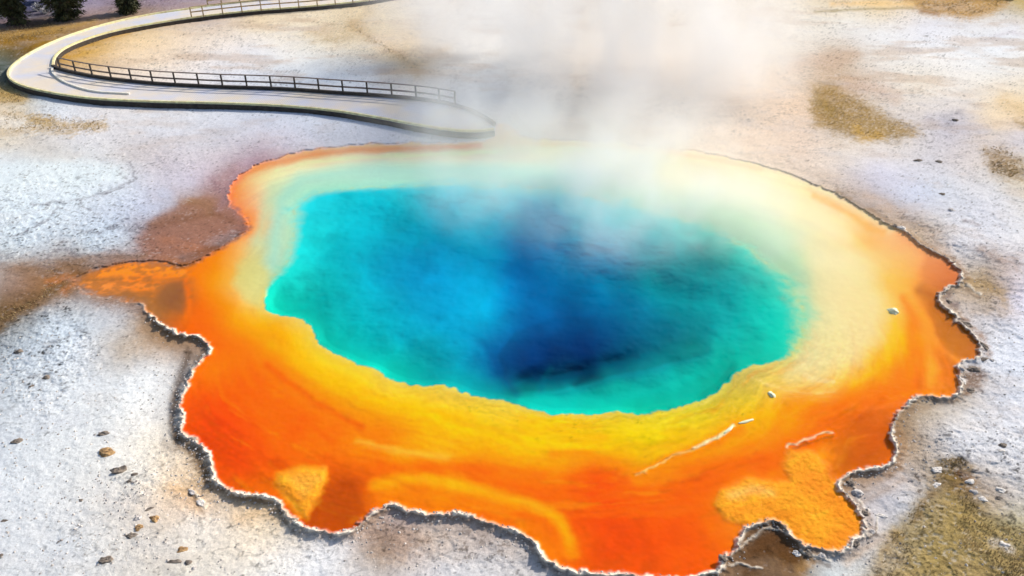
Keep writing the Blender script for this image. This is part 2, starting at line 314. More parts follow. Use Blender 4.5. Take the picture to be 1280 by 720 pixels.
UW = Ug + (n1 * 9 + n3 * 4) / near; VW = Vg + (n2 * 6 + n4 * 2.5) / near

LG = rbf_lattice(GROUND); LM = rbf_lattice(MAT, 10.0); LP_ = rbf_lattice(POOL, 12.0)
colG = sample(LG, UW, VW)
damp = 0.35
UM = Ug + (n1 * 9 + n3 * 4) / near * damp; VM = Vg + (n2 * 6 + n4 * 2.5) / near * damp
colM = sample(LM, UM, VM)
MF = np.array([1.06, 1.06, 1.30])          # the mat lies among bright neighbours that light it too
nP = fbm(Xg * 0.45, Yg * 0.45, 4, 77)
UP = Ug + n1 * 5 + nP * 12; VP = Vg + n2 * 4 + fbm(Xg * .5 + 5, Yg * .5, 3, 78) * 7
colP = sample(LP_, UP, VP)
colP = colP * (1 + .03 * sstep(700, 560, Ug) * sstep(380, 300, Vg) + .15 * sstep(600, 680, Ug) * sstep(350, 300, Vg))[..., None]  # rear pool colours lifted to make up for steam shade

def dist_poly(U, V, pts, closed):
    d = np.full(U.shape, 1e9); inside = np.zeros(U.shape, bool); n = len(pts)
    for i in range(n if closed else n - 1):
        ax, ay = pts[i][:2]; bx, by = pts[(i + 1) % n][:2]
        dx, dy = bx - ax, by - ay
        t = np.clip(((U - ax) * dx + (V - ay) * dy) / (dx * dx + dy * dy + 1e-9), 0, 1)
        d = np.minimum(d, (U - ax - t * dx) ** 2 + (V - ay - t * dy) ** 2)
        if closed and ay != by:
            inside ^= ((ay > V) != (by > V)) & (U < (bx - ax) * (V - ay) / (by - ay) + ax)
    d = np.sqrt(d)
    return np.where(inside, -d, d)

def region(pts, pad):
    u = [p[0] for p in pts]; v = [p[1] for p in pts]
    cs = np.where((us > min(u) - pad) & (us < max(u) + pad))[0]; rs = np.where((Vr > min(v) - pad) & (Vr < max(v) + pad))[0]
    if len(cs) == 0 or len(rs) == 0: return None
    return slice(rs[0], rs[-1] + 1), slice(cs[0], cs[-1] + 1)

def paint(arr, pts, col, r=0.0, soft=4.0, alpha=1.0, rough=0.0, closed=False, warp=0.5, mask=None, lum=0.0):
    """a patch (closed) or streak (open) of another colour; rough breaks its edge and body up with noise"""
    sl = region(pts, r + soft * 2 + 25)
    if sl is None: return
    U = Ug[sl] + (UW[sl] - Ug[sl]) * warp; V = Vg[sl] + (VW[sl] - Vg[sl]) * warp
    d = dist_poly(U, V, pts, closed) - r
    nz = (FINE[sl] * 0.6 + n3[sl] * 0.7)
    a = 1 - sstep(-soft, soft, d + nz * rough * soft)
    if rough: a = a * np.clip(1 + rough * 0.6 * (FINE[sl] + VF[sl] * .6), 0, 1)
    a = a * alpha
    if mask is not None: a = a * mask[sl]
    a = a[..., None] if arr.ndim == 3 else a
    c = lin(col) if arr.ndim == 3 else col
    arr[sl] = arr[sl] * (1 - a) + c * a

def fade(pts, col, r0, r1, soft, alpha, arr, **k):
    n = len(pts)
    for i in range(n - 1):
        t = (i + .5) / (n - 1)
        paint(arr, pts[i:i + 2], col, r0 + (r1 - r0) * t, soft, alpha, **k)

paint(colP, [(604,428),(618,452),(632,474),(646,490)], (0,58,118), 3, 9, .55)
paint(colP, [(740,480),(800,464),(850,452),(885,440)], (0,120,140), 3, 8, .5)
paint(colP, [(660,470),(700,474),(740,466)], (0,54,104), 4, 10, .6)
paint(colP, [(790,300),(880,306),(945,345),(965,400),(925,432),(862,405),(800,362)], (4,156,168), 0, 22, .5, closed=True)
paint(colP, [(560,300),(620,320),(620,400),(570,420),(520,380),(520,320)], (0,156,206), 0, 24, .45, closed=True)
cloud = fbm(Ug * .016 + n1 * .3, Vg * .009 + n2 * .2, 5, 301, .55)
colP = colP * (1 + cloud * .42)[..., None]
deepm = np.zeros(Xg.shape)
paint(deepm, [(640,490),(668,489),(690,489),(712,484),(735,480),(760,471),(800,463),(850,451),(886,443),(900,415),(880,390),(820,385),(760,395),(700,395),(640,415),(622,445)], 1.0, 0, 2.5, 1.0, closed=True, warp=.3)
deepm = deepm * sstep(350, 440, Vg) * sstep(925, 850, Ug)
colP = colP * (1 - deepm * .27)[..., None]
mid = sstep(540, 620, Ug) * sstep(470, 400, Vg)
colP = colP * (1 + mid[..., None] * np.array([0, .13, -.05]))
paint(colP, [(655,300),(660,350),(664,400),(672,450)], (0,70,136), 10, 18, .35, rough=.3)
vedge = np.zeros(Xg.shape)
paint(vedge, [(592,405),(606,436),(622,466),(640,491),(668,489),(700,440),(680,400),(640,380)], 1.0, 0, 15, 1.0, closed=True, warp=1.0)
colP = colP * (1 - vedge * .15)[..., None]
paint(colP, [(830,300),(880,310),(930,345),(925,400),(880,430),(840,400),(820,350)], (0,128,146), 0, 16, .4, closed=True, rough=.2)
paint(colP, [(652,248),(690,252),(712,275),(706,300),(660,305),(645,280)], (0,136,184), 0, 10, .5, closed=True)
paint(colP, [(655,500),(700,501),(760,498),(820,488),(880,466)], (6,182,168), 4, 6, .6)
paint(colP, [(676,486),(682,470),(690,462)], (0,96,120), 3, 5, .6)
paint(colP, [(720,482),(728,474),(738,470)], (0,44,66), 3, 5, .6)
wr_ = np.clip(rimw, 0, 1)
# --- streaks and patches in the bacterial mat
paint(colM, [(335,455),(362,478),(395,503),(430,524),(452,534)], (228,82,2), 3, 6, .8)
paint(colM, [(340,430),(372,455),(410,480),(450,505)], (250,185,20), 4, 9, .5)
paint(colM, [(470,606),(505,598),(540,599),(580,607),(620,620),(655,630),(685,641),(702,655),(712,675),(716,690)], (255,170,22), 7, 7, .85)
paint(colM, [(480,622),(530,612),(580,624),(620,640),(670,662)], (244,118,8), 2, 7, .5)
paint(colM, [(450,552),(490,562),(530,570),(560,573)], (255,190,62), 3, 6, .7)
paint(colM, [(478,581),(520,584),(560,586),(620,590),(680,592)], (240,98,4), 6, 7, .7)
paint(colM, [(640,565),(680,564),(720,566),(760,566)], (222,170,10), 1, 3, .6)
paint(colM, [(690,567),(735,568),(770,578)], (250,125,8), 4, 4, .6)
paint(colM, [(424,600),(446,598),(454,630),(440,668),(402,664),(385,650),(405,622)], (186,76,10), 0, 8, .9, closed=True, warp=.2)
paint(colM, [(348,592),(372,583),(408,586),(410,604),(398,622),(384,648),(368,642),(350,622),(342,604)], (250,168,46), 0, 6, .95, rough=.45, closed=True)
paint(colM, [(355,600),(385,592),(400,600),(380,625)], (254,188,80), 0, 6, .5, rough=.9, closed=True)
paint(colM, [(893,628),(903,610),(935,599),(985,602),(978,578),(983,562),(1010,562),(1034,580),(1050,612),(1083,660),(1052,692),(1000,680),(972,650),(935,657),(905,648)], (250,164,44), 0, 5, .96, rough=.35, closed=True)
paint(colM, [(915,618),(945,610),(965,616)], (255,200,112), 4, 8, .75, rough=.5)
paint(colM, [(1010,600),(1050,630),(1065,660),(1040,680)], (244,136,40), 12, 12, .6, rough=.9)
paint(colM, [(1040,590),(1070,575),(1100,570)], (196,90,12), 7, 8, .6)
paint(colM, [(985,562),(1012,553),(1045,548),(1065,536),(1090,520),(1112,508)], (200,92,16), 3, 7, .6)
paint(colM, [(1075,512),(1100,508),(1125,502)], (246,130,50), 2, 5, .6)
paint(colM, [(1115,497),(1150,488),(1190,490)], (246,140,24), 2, 4, .5)
paint(colM, [(1140,383),(1152,392),(1165,412),(1172,435),(1200,452),(1212,454)], (250,160,56), 3, 4, .8)
paint(colM, [(1150,395),(1160,420),(1166,445),(1164,478)], (250,156,46), 7, 6, .8, rough=.3)
paint(colM, [(1175,440),(1192,468),(1190,482)], (232,124,22), 7, 7, .6)
paint(colM, [(1170,376),(1186,398),(1208,420),(1214,440),(1190,440),(1172,412),(1160,388)], (192,112,34), 0, 6, .8, closed=True)
paint(colM, [(1018,244),(1044,256),(1068,270),(1088,284),(1104,290)], (240,166,30), 3.5, 5, .8)
paint(colM, [(960,216),(1000,226),(1044,244),(1080,264),(1112,286)], (252,226,194), 4, 5, .8)
paint(colM, [(800,596),(835,580),(872,563),(904,547),(922,533)], (250,140,18), 9, 6, .9, rough=.5)
paint(colM, [(797,594),(812,585),(832,579),(846,569),(868,562),(882,552),(900,546),(908,538),(918,530)], (250,214,140), 1.0, 2.2, .9, rough=.7)
paint(colM, [(868,560),(890,550),(905,542),(918,530)], (254,238,206), 1.4, 2, .95, rough=.5)
paint(colM, [(940,472),(965,482),(990,488),(1012,492),(1040,490)], (246,214,150), .8, 3, .55, rough=.9)
paint(colM, [(1008,470),(1022,474),(1040,476)], (244,226,190), 2, 4, .45, rough=1.2)
paint(colM, [(1034,410),(1058,408)], (246,226,180), 1, 3, .4, rough=1)
paint(colM, [(982,560),(985,556),(994,555),(1005,548),(1018,546),(1028,541),(1042,540)], (250,226,196), 1.0, 1.8, .95, rough=.5)
paint(colM, [(990,561),(1006,554),(1042,545)], (150,80,30), .8, 2, .8, rough=.6)  # shadow line painted under the pale ridge
paint(colM, [(1155,318),(1185,332),(1192,342),(1170,358),(1150,362)], (212,122,70), 0, 7, .5, closed=True)
paint(colM, [(345,212),(395,203),(460,197),(540,193),(620,190)], (250,226,182), 1.5, 3, .7)
paint(colM, [(300,214),(350,201),(420,190),(500,186)], (242,150,100), 2, 4, .6)
paint(colM, [(100,348),(140,340),(190,338),(225,340)], (255,146,40), 5, 5, .6)
paint(colM, [(110,362),(150,356),(200,358)], (250,150,70), 2, 4, .6)
paint(colM, [(205,352),(228,352),(232,372),(226,392),(200,388),(192,372)], (140,92,62), 0, 7, .75, closed=True)
paint(colM, [(600,572),(680,574),(740,571)], (250,150,14), 2, 4, .5)
paint(colM, [(712,600),(722,640),(718,690)], (218,70,2), 6, 10, .4)
cxw, cyw = W(690, 360).x, W(690, 360).y
th = np.arctan2(Yg - cyw, Xg - cxw); ca_, sa_ = np.cos(th), np.sin(th)
fl = fbm(ca_ * 3.2 + n1 * .25 + 7, sB * 1.15 + n2 * .35 + sa_ * 3.2, 5, 171, .6)
fl2 = fbm(ca_ * 7 + n1 * .3 + 3, sB * 3.2 + n2 * .4 + sa_ * 7, 4, 181, .6)
fm_ = sstep(430, 520, Vg + .2 * np.abs(Ug - 640) * 0 + 60 * sstep(700, 1000, Ug))
fl3 = fbm(ca_ * 14 + n1 * .3 + 13, sB * 9 + n2 * .5 + sa_ * 14, 4, 191, .6)
am = sstep(.12, .5, fl) * fm_ * .30
colM = colM * (1 - am[..., None]) + lin((206,98,14)) * am[..., None]
am = sstep(.15, .55, -fl2) * fm_ * .24
colM = colM * (1 - am[..., None]) + lin((252,176,40)) * am[..., None]
colM = colM * (1 + (fl * .17 + fl2 * .10 + fl3 * .16) * (.35 + .65 * fm_))[..., None]
colM[..., 1] = colM[..., 1] * (1 + (fl * .17 + fl2 * .10) * (.25 + .75 * fm_))
rgl = fbm((Xg * 1.2 + Yg * .5) * .5, (Yg * 1.0 - Xg * .4) * 2.2, 4, 90)
paint(colM, [(84,346),(100,344),(128,333),(160,326),(200,324)], (132,94,62), 2.5, 4, .8, rough=.7)
paint(colM, [(88,356),(104,350),(128,350),(150,348)], (140,98,56), 2.5, 4, .7, rough=.5)
paint(colM, [(128,374),(158,368),(182,376),(200,396),(212,410)], (150,108,76), 5, 5, .7, rough=.5)
paint(colM, [(180,352),(196,350),(232,346)], (186,110,50), 1.5, 3, .7)
paint(colM, [(232,352),(236,372),(232,400)], (236,112,20), 3, 4, .8)
paint(colM, [(212,322),(222,330),(226,340)], (252,142,48), 5, 4, .9)
paint(colM, [(1000,300),(1040,290),(1080,320),(1104,370),(1102,420),(1070,455),(1020,470),(985,470),(1005,430),(1020,380)], (236,222,184), 0, 16, .62, closed=True, rough=.15)
paint(colM, [(1128,372),(1140,400),(1140,440),(1130,468),(1100,490),(1060,502)], (252,122,8), 5, 6, .6)
paint(colM, [(1120,400),(1116,436),(1096,462),(1066,480)], (250,190,24), 3, 7, .6)
paint(colM, [(1150,362),(1166,372),(1182,392),(1206,418)], (176,100,36), 6, 6, .6)
paint(colM, [(1040,560),(1080,572),(1108,560),(1110,530)], (190,86,12), 6, 10, .5)
rust = sstep(-1.3, -.15, sO) * np.clip(.45 + n3 * .7 + n1 * .5, 0, 1) * sstep(.5, 1, wr_) * (1 - sstep(-.05, .02, sO))
colM = colM * (1 - rust[..., None] * .42) + lin((186,84,16)) * rust[..., None] * .42
fib = fbm(Xg * 5, Yg * 5, 4, 311, .65)
colM = colM * (1 + (fib * .13 + FINE * .05 + VF * .04) * (.3 + .7 * fm_))[..., None]
paint(colM, [(288,246),(292,230),(306,217),(332,206),(380,195),(440,188),(520,185),(600,182)], (248,134,76), 3.6, 4, .9)
paint(colM, [(640,178),(720,180),(800,186),(880,196),(950,212)], (246,176,130), 2, 4, .6)
paint(colM, [(298,332),(322,320),(336,340),(326,382),(306,376),(292,354)], (212,206,142), 0, 8, .7, closed=True)
armz = sstep(262, 215, Ug) * sstep(300, 315, Vg) * sstep(405, 385, Vg)
am = np.clip(armz * sstep(-.25, .35, n3 * .8 + n1 * .6 + .25 * sstep(-.9, 0, sO)) * .62, 0, 1)
colM = colM * (1 - am[..., None]) + lin((150,98,58)) * am[..., None]
paint(colM, [(1010,236),(1050,254),(1090,278),(1112,290)], (255,196,150), 4, 7, .6)
paint(colM, [(760,196),(880,208),(960,226),(1020,256),(1060,296),(1010,290),(960,262),(880,240),(780,225)], (238,228,202), 0, 15, .5, closed=True)
paint(colM, [(340,330),(346,290),(352,252),(378,224),(440,215),(540,214),(640,217),(730,226)], (156,214,214), 8, 11, .8)
paint(colM, [(322,300),(332,262),(344,236)], (190,214,188), 6, 9, .6)
paint(colM, [(860,256),(920,276),(968,304),(1000,345),(1012,395)], (176,216,200), 6, 13, .55)
# pale crumbs along the turquoise edge
edge = np.exp(-((sB - 0.10) / 0.10) ** 2) * np.clip(.55 + n3 * .8, 0, 1)
colM = colM * (1 - edge[..., None] * .5) + lin((222,205,120)) * edge[..., None] * .5
# small dark tufts on the yellow ledge
tuf = sstep(.55, .8, FINE + .35 * n1) * (Ug > 580) * (Ug < 960) * (Vg > 500) * (Vg < 580)
colM = colM * (1 - .35 * tuf[..., None])

# --- patches on the sinter ground
OCH = (178,138,50)
paint(colG, [(1016,105),(1040,103),(1062,118),(1085,128),(1108,143),(1138,156),(1152,166),(1118,176),(1078,176),(1050,170),(1020,158),(1012,135)], (158,126,64), 0, 9, .9, rough=1.1, closed=True)
paint(colG, [(1070,160),(1080,172),(1100,168)], (205,160,60), 5, 6, .6, rough=.6)
paint(colG, [(1022,125),(1040,140)], (140,112,40), 6, 8, .6, rough=.6)
paint(colG, [(1040,63),(1068,62),(1080,68),(1062,78),(1042,88),(1010,84),(996,95),(978,97),(992,72)], (200,172,150), 0, 7, .7, rough=.5, closed=True)
paint(colG, [(1060,105),(1100,112),(1120,122)], (196,168,150), 7, 9, .7, rough=.7)
paint(colG, [(1228,186),(1250,184),(1276,200),(1288,226),(1262,226),(1238,216)], (150,118,66), 0, 8, .8, rough=1.3, closed=True)
paint(colG, [(1120,-12),(1180,-14),(1250,-14),(1262,6),(1240,18),(1212,25),(1180,20),(1158,17),(1130,6)], (186,140,62), 0, 6, .9, rough=.9, closed=True)
paint(colG, [(1150,14),(1172,17)], (140,92,30), 2, 3, .7)
paint(colG, [(1215,-4),(1245,-2),(1262,0)], (70,50,22), 2, 3, .9, rough=.6)
paint(colG, [(1018,15),(1050,13),(1090,11),(1140,10)], (160,140,92), 1.2, 2, .8, rough=.4)
paint(colG, [(1040,5),(1080,4),(1140,5)], (238,200,140), 3, 4, .8)
paint(colG, [(1255,125),(1275,135),(1285,150)], (226,196,150), 8, 10, .7, rough=.7)
paint(colG, [(1270,152),(1285,160)], (170,140,90), 3, 5, .7, rough=1)
for pp, r, al in (([(0,140),(30,146),(60,150)], 4, .5), ([(40,150),(85,158),(128,156)], 6, .8), ([(45,160),(90,166)], 4, .6), ([(0,120),(30,122)], 6, .8), ([(0,166),(40,162)], 4, .5)):
    paint(colG, pp, (196,162,100), r, 6, al, rough=1.3)
paint(colG, [(-80,45),(0,44),(40,40),(90,33),(118,26)], (190,150,80), 3, 4, .8, rough=.3)
paint(colG, [(-80,55),(20,53),(60,47)], (152,112,34), 3, 4, .8, rough=.5)
paint(colG, [(30,24),(70,26),(60,33),(20,35)], (96,76,66), 0, 5, .6, rough=.6, closed=True)  # dark patch painted as the second pine's shadow
paint(colG, [(75,66),(90,58),(120,48),(160,40)], (200,150,52), 3, 5, .8, rough=.4)
paint(colG, [(385,40),(420,48),(450,28),(460,12)], (202,176,136), 4, 8, .6, rough=1.2)
paint(colG, [(440,32),(470,50),(492,62),(515,82),(522,90)], (192,162,118), 6, 7, .8, rough=1.0)
paint(colG, [(390,52),(420,50),(440,46)], (182,160,126), 2, 4, .6, rough=1.2)
paint(colG, [(532,78),(545,66),(560,60)], (196,172,140), 4, 6, .6, rough=1)
paint(colG, [(480,55),(530,40)], (222,200,172), 14, 10, .6, rough=.6)
# brown run-off basin on the left
paint(colG, [(172,300),(200,286),(232,256),(258,244),(280,252),(300,280),(286,298),(262,318),(228,326),(214,318),(178,320)], (160,112,92), 0, 7, .5, closed=True)
paint(colG, [(188,280),(215,273),(240,266),(268,262)], (138,98,66), 4, 6, .7)
paint(colG, [(240,254),(262,256),(262,266)], (156,118,44), 5, 6, .7)
paint(colG, [(230,325),(262,316),(295,297)], (120,78,50), 5, 6, .6)
paint(colG, [(180,262),(215,255),(205,244)], (196,206,228), 8, 8, .5)
paint(colG, [(268,225),(283,243),(275,262)], (150,122,140), 4, 5, .6)
paint(colG, [(290,216),(330,200),(380,190)], (168,138,150), 2, 4, .7)
paint(colG, [(-20,335),(30,336),(70,332),(110,322),(180,322)], (138,104,78), 4, 6, .6, rough=.7)
paint(colG, [(60,340),(78,352),(84,362)], (120,84,40), 9, 9, .7, rough=.4)
paint(colG, [(0,410),(22,386),(50,372),(68,362)], (104,80,42), 7, 9, .75, rough=.7)
paint(colG, [(120,372),(160,378),(185,392),(215,414)], (150,112,84), 6, 8, .7, rough=.5)
paint(colG, [(180,410),(215,428),(235,424)], (160,128,98), 8, 8, .6, rough=.5)
paint(colG, [(-30,240),(0,238),(90,232),(150,226),(158,218),(148,208),(100,200),(30,200),(-30,205)], (226,236,242), 0, 7, .8, closed=True)
crk = (92,86,96)
for pp in ([(155,200),(168,214),(165,228),(140,238),(112,246),(84,252),(60,256),(42,254)], [(72,258),(62,272),(45,282),(25,294),(8,298)], [(100,250),(112,262)], [(150,216),(160,226)]):
    paint(colG, pp, crk, .8, 2.4, .85, rough=1.0, warp=1.2)
for pp in ([(95,285),(120,292),(140,284),(155,278)], [(60,316),(75,310),(90,318)], [(0,322),(25,321)], [(160,290),(178,284)], [(168,300),(185,298)]):
    paint(colG, pp, (96,90,98), 2, 5, .7, rough=2.0, warp=1.5)
for pp in ([(5,430),(30,440),(25,445)], [(60,430),(85,420),(100,410)], [(35,400),(55,400),(62,392)], [(45,478),(58,472),(62,478)], [(0,510),(10,512)], [(50,450),(60,440)]):
    paint(colG, pp, (104,104,112), 2, 6, .6, rough=2.2, warp=1.5)
# brown band outside the rims, lower left, with the rim's shadow painted in
paint(colG, [(236,440),(226,470),(216,500),(214,528),(222,548)], (86,68,56), 5, 5, .8, rough=.7)
paint(colG, [(222,550),(244,566),(254,585),(262,604)], (112,86,58), 7, 6, .85, rough=.6)
paint(colG, [(262,608),(290,620),(330,628)], (134,104,72), 4, 6, .7, rough=.6)
paint(colG, [(205,555),(220,562)], (150,130,115), 5, 6, .5, rough=1)
paint(colG, [(215,610),(238,622),(250,634)], (214,172,128), 7, 9, .5, rough=.8)
paint(colG, [(296,650),(330,640),(350,650)], (226,190,148), 8, 10, .5, rough=.7)
paint(colG, [(460,656),(480,650),(520,660),(540,680),(500,700),(465,690)], (160,134,116), 0, 12, .6, rough=1.2, closed=True)
paint(colG, [(910,700),(925,680),(968,656),(992,684),(1010,708),(990,740),(900,740)], (92,62,36), 0, 7, .85, rough=.6, closed=True)
paint(colG, [(1000,712),(1020,700)], (170,132,80), 5, 8, .7, rough=.8)
paint(colG, [(1066,600),(1100,598),(1124,586),(1128,560),(1122,535)], (150,118,88), 4, 6, .8, rough=.5)
paint(colG, [(1080,630),(1105,614),(1130,600)], (160,134,112), 3, 6, .5)
paint(colG, [(1060,700),(1090,680),(1120,668)], (200,170,140), 4, 7, .6)
paint(colG, [(1172,575),(1200,572),(1216,582),(1218,600),(1208,612),(1180,606),(1170,598)], (120,96,50), 0, 7, .85, rough=.9, closed=True)
paint(colG, [(1200,590),(1212,598)], (92,50,16), 5, 6, .7, rough=.6)
paint(colG, [(1098,690),(1112,668),(1140,640),(1160,618),(1200,612),(1240,650),(1300,670),(1300,760),(1080,760)], (158,136,88), 0, 12, .75, rough=.9, closed=True)
paint(colG, [(1145,650),(1158,628),(1170,615)], (112,86,44), 5, 6, .7, rough=1.1)
paint(colG, [(1105,690),(1125,670)], (150,118,50), 5, 7, .6, rough=1)
paint(colG, [(1180,700),(1230,712),(1260,716)], (110,90,55), 3, 6, .5, rough=1.5)
paint(colG, [(1240,676),(1262,688)], (214,208,206), 4, 6, .7, rough=1)
paint(colG, [(1190,500),(1160,506),(1140,516),(1132,530)], (150,128,106), 5, 8, .6, rough=.6)
paint(colG, [(1214,454),(1232,470),(1230,488),(1204,496),(1206,474)], (104,74,56), 0, 6, .85, rough=1.2, closed=True)
paint(colG, [(1205,398),(1215,410),(1232,424),(1236,444)], (140,112,96), 3, 5, .8, rough=1.4)
paint(colG, [(1186,368),(1184,376),(1192,382)], (110,92,92), 4, 5, .8, rough=1.2)
paint(colG, [(1206,352),(1225,352),(1250,366),(1256,376)], (166,138,98), 6, 8, .8, rough=.7)
paint(colG, [(1215,390),(1245,386),(1258,392)], (180,158,136), 3, 6, .6, rough=1)
paint(colG, [(1046,238),(1062,250),(1090,264),(1116,280)], (136,110,88), 2.2, 4, .85, rough=.4)
paint(colG, [(1080,250),(1120,266),(1160,290),(1180,312)], (188,162,142), 5, 8, .6, rough=.8)
paint(colG, [(1140,300),(1168,312),(1200,330),(1206,345)], (150,118,94), 3, 5, .7, rough=.6)
paint(colG, [(1205,275),(1222,280)], (160,142,140), 2, 4, .6, rough=1)
paint(colG, [(1225,312),(1250,325),(1270,330)], (150,122,104), 4, 7, .7, rough=1.2)
paint(colG, [(1200,140),(1180,146),(1190,156)], (130,124,136), 3, 6, .5, rough=1.6)
paint(colG, [(1160,150),(1200,160),(1230,164)], (186,184,200), 5, 8, .5, rough=.8)
paint(colG, [(1240,47),(1262,40),(1290,44)], (204,196,205), 2, 4, .6, rough=.6)
colG = colG * (1 + .10 * sstep(950, 1150, Ug) * sstep(250, 380, Vg))[..., None]
rid = np.abs(fbm(Xg * .8 + n3 * .1, Yg * 1.1 + n4 * .1, 3, 321)); crkm = np.exp(-(rid / .022) ** 2) * sstep(0, .3, fbm(Xg * .25 + 8, Yg * .35, 3, 331))
colG = colG * (1 - crkm[..., None] * .38)
sta = sstep(.05, .5, fbm(Xg * .16 + 60, Yg * .3 - 8, 5, 341, .62)) * sstep(250, 80, Vg) * sstep(100, 300, Ug + Vg)
colG = colG * (1 - sta[..., None] * .46) + lin((190,160,132)) * sta[..., None] * .46
paint(colG, [(0,330),(60,326),(110,325),(110,345),(84,362),(40,385),(0,410)], (128,96,70), 0, 9, .45, closed=True, rough=.3)
paint(colG, [(172,300),(190,275),(225,255),(262,246),(284,262),(298,282),(284,300),(250,322),(205,322)], (146,100,80), 0, 8, .5, closed=True, rough=.2)
paint(colG, [(60,352),(88,346),(98,352),(80,364)], (214,130,70), 3, 6, .6, rough=1)
paint(colG, [(205,300),(240,310),(262,316)], (196,118,66), 5, 8, .5, rough=.6)
paint(colG, [(176,298),(205,268),(245,240),(270,214),(296,204),(290,236),(298,276),(276,304),(240,325),(200,322)], (150,112,100), 0, 14, .45, closed=True)
paint(colG, [(186,286),(222,276),(262,268),(290,275)], (120,80,56), 2.5, 5, .55, rough=.4)
paint(colG, [(230,322),(262,312),(300,292)], (104,70,52), 3, 6, .6, rough=.4)
# general broken crust: fine dark hollows and pale crumbs; stronger where the photograph is rough
rgh = .30 + .5 * sstep(-.1, .5, fbm(Xg * .18 + 3, Yg * .25, 4, 161))
for pts, r, a in (([(20,290),(100,300),(170,280)], 30, 1.0), ([(20,440),(80,400),(60,480)], 35, .9), ([(150,195),(230,200)], 15, .8), ([(1180,640),(1280,600),(1270,700),(1120,700)], 40, 1.), ([(1230,400),(1240,480)], 30, .7),
                  ([(1000,60),(1130,130),(1240,240)], 40, .6), ([(500,670),(640,700)], 25, .9), ([(1180,560),(1280,560)], 40, .9), ([(1200,330),(1270,390)], 25, .8), ([(30,150),(120,160)], 12, .9), ([(10,420),(60,400),(30,470),(80,440)], 30, 1.3), ([(30,300),(150,290)], 22, 1.3), ([(1150,600),(1260,580)], 30, 1.2), ([(1080,330),(1270,340)], 12, .9)):
    paint(rgh, pts, a, r, 25, 1.0)
cr1 = fbm(Xg * 2.6, Yg * 3.4, 5, 61, .6); cr2 = fbm(Xg * 7 + 3, Yg * 8, 4, 62, .62)
pit = sstep(.22, .55, cr1 * .5 + cr2 * .75) * rgh
pale = sstep(.2, .55, -cr2 * .8 + n1 * .3) * (.4 + .6 * rgh)
cl = np.clip(Zr / 40, .4, 4)[:, None]
colG = colG * (1 - (pit * .72)[..., None])
colG = colG + (lin((236,234,236)) - colG) * (pale * .28)[..., None]
tanm = sstep(.12, .55, fbm(Xg * .35 + 9, Yg * .5 + 4, 5, 141, .6)) * (.35 + .65 * sstep(-100, 700, Ug))
colG = colG * (1 - (tanm * .22)[..., None]) + lin((186,160,136)) * (tanm * .22)[..., None]
lav = sstep(.15, .6, fbm(Xg * .3 - 19, Yg * .45 + 40, 4, 151, .6))
colG = colG * (1 - (lav * .16)[..., None]) + lin((190,192,206)) * (lav * .16)[..., None]
speck = sstep(.50, .62, fbm(Xg * 5.5 + 77, Yg * 5.5, 3, 71)) * sstep(.1, .3, vnoise(Xg * .6, Yg * .6, 5) - .3)
colG = colG * (1 - (speck * .5)[..., None])

bump2 = np.zeros(Xg.shape)
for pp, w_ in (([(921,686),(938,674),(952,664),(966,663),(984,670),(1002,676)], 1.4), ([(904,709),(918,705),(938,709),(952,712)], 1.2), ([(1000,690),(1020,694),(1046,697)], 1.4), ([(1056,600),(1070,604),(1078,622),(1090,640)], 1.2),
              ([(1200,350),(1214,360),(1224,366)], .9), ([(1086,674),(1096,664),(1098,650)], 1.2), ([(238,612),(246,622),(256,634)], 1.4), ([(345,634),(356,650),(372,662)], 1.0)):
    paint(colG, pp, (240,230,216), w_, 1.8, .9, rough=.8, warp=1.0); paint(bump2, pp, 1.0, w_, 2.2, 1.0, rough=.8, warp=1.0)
    paint(colG, [(p_[0] - 2, p_[1] + 5) for p_ in pp], (84,66,54), w_ + .8, 2.5, .6, rough=1.0, warp=1.0)  # dark copy of each ridge, shifted like its cast shadow
# --- compose
colM = colM / MF
colM = colM * (1 + .22 * sstep(250, 205, Vg) * sstep(900, 700, Ug))[..., None]  # back shelf colour brightened to offset the steam's shadow
colG = colG * np.array([.94, .97, .98]) * (1 - .05 * sstep(260, 120, Vg))[..., None]
rim_n = np.clip(.85 + .5 * FINE + .35 * n3, .25, 1.4)
wr = np.clip(rimw, 0, 1)
rbk = np.clip(.80 + 1.1 * fbm(Xg * 1.7 + 3, Yg * 1.7, 3, 211), .25, 1.25)
rimc = rbk.clip(0, 1) * np.exp(-np.abs((sO - 0.02) / (0.078 * (.45 + .75 * rim_n))) ** 3) * sstep(.15, .7, wr * (.75 + .45 * n3 + .3 * FINE))
inO = 1 - sstep(-.01, .03, sO)
nofr = 1 - sstep(.05, .45, wr)                     # soft shore where no rim was built up
softin = 1 - sstep(-.45, .16, sO + n3 * .3 + n1 * .15)
mixO = inO * (1 - nofr) + softin * nofr
wet_shade = np.clip(1 - sstep(.05, .50, sO + n3 * .14 + n1 * .1), 0, 1) * sstep(.35, .9, wr) * (1 - mixO)
colGw = colG * (1 - wet_shade[..., None] * .62) + lin((118,94,72)) * wet_shade[..., None] * .62  # wet brown dirt outside the rim, with the rim's shadow painted in
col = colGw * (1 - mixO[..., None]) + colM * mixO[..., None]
wB = 0.05 + .5 * sstep(430, 350, Ug) * sstep(380, 320, Vg) + 0.75 * sstep(560, 760, Ug + (300 - Vg) * 2.2) * sstep(470, 400, Vg) + .45 * sstep(300, 240, Vg)
mixB = 1 - sstep(-wB, wB, sB + n3 * .08 * (1 + wB * 2) + n1 * wB * .6)
col = col * (1 - mixB[..., None]) + colP * mixB[..., None]
rimcol = lin((246,238,226)) * (0.93 + .12 * FINE[..., None])
col = col * (1 - rimc[..., None]) + rimcol * rimc[..., None]

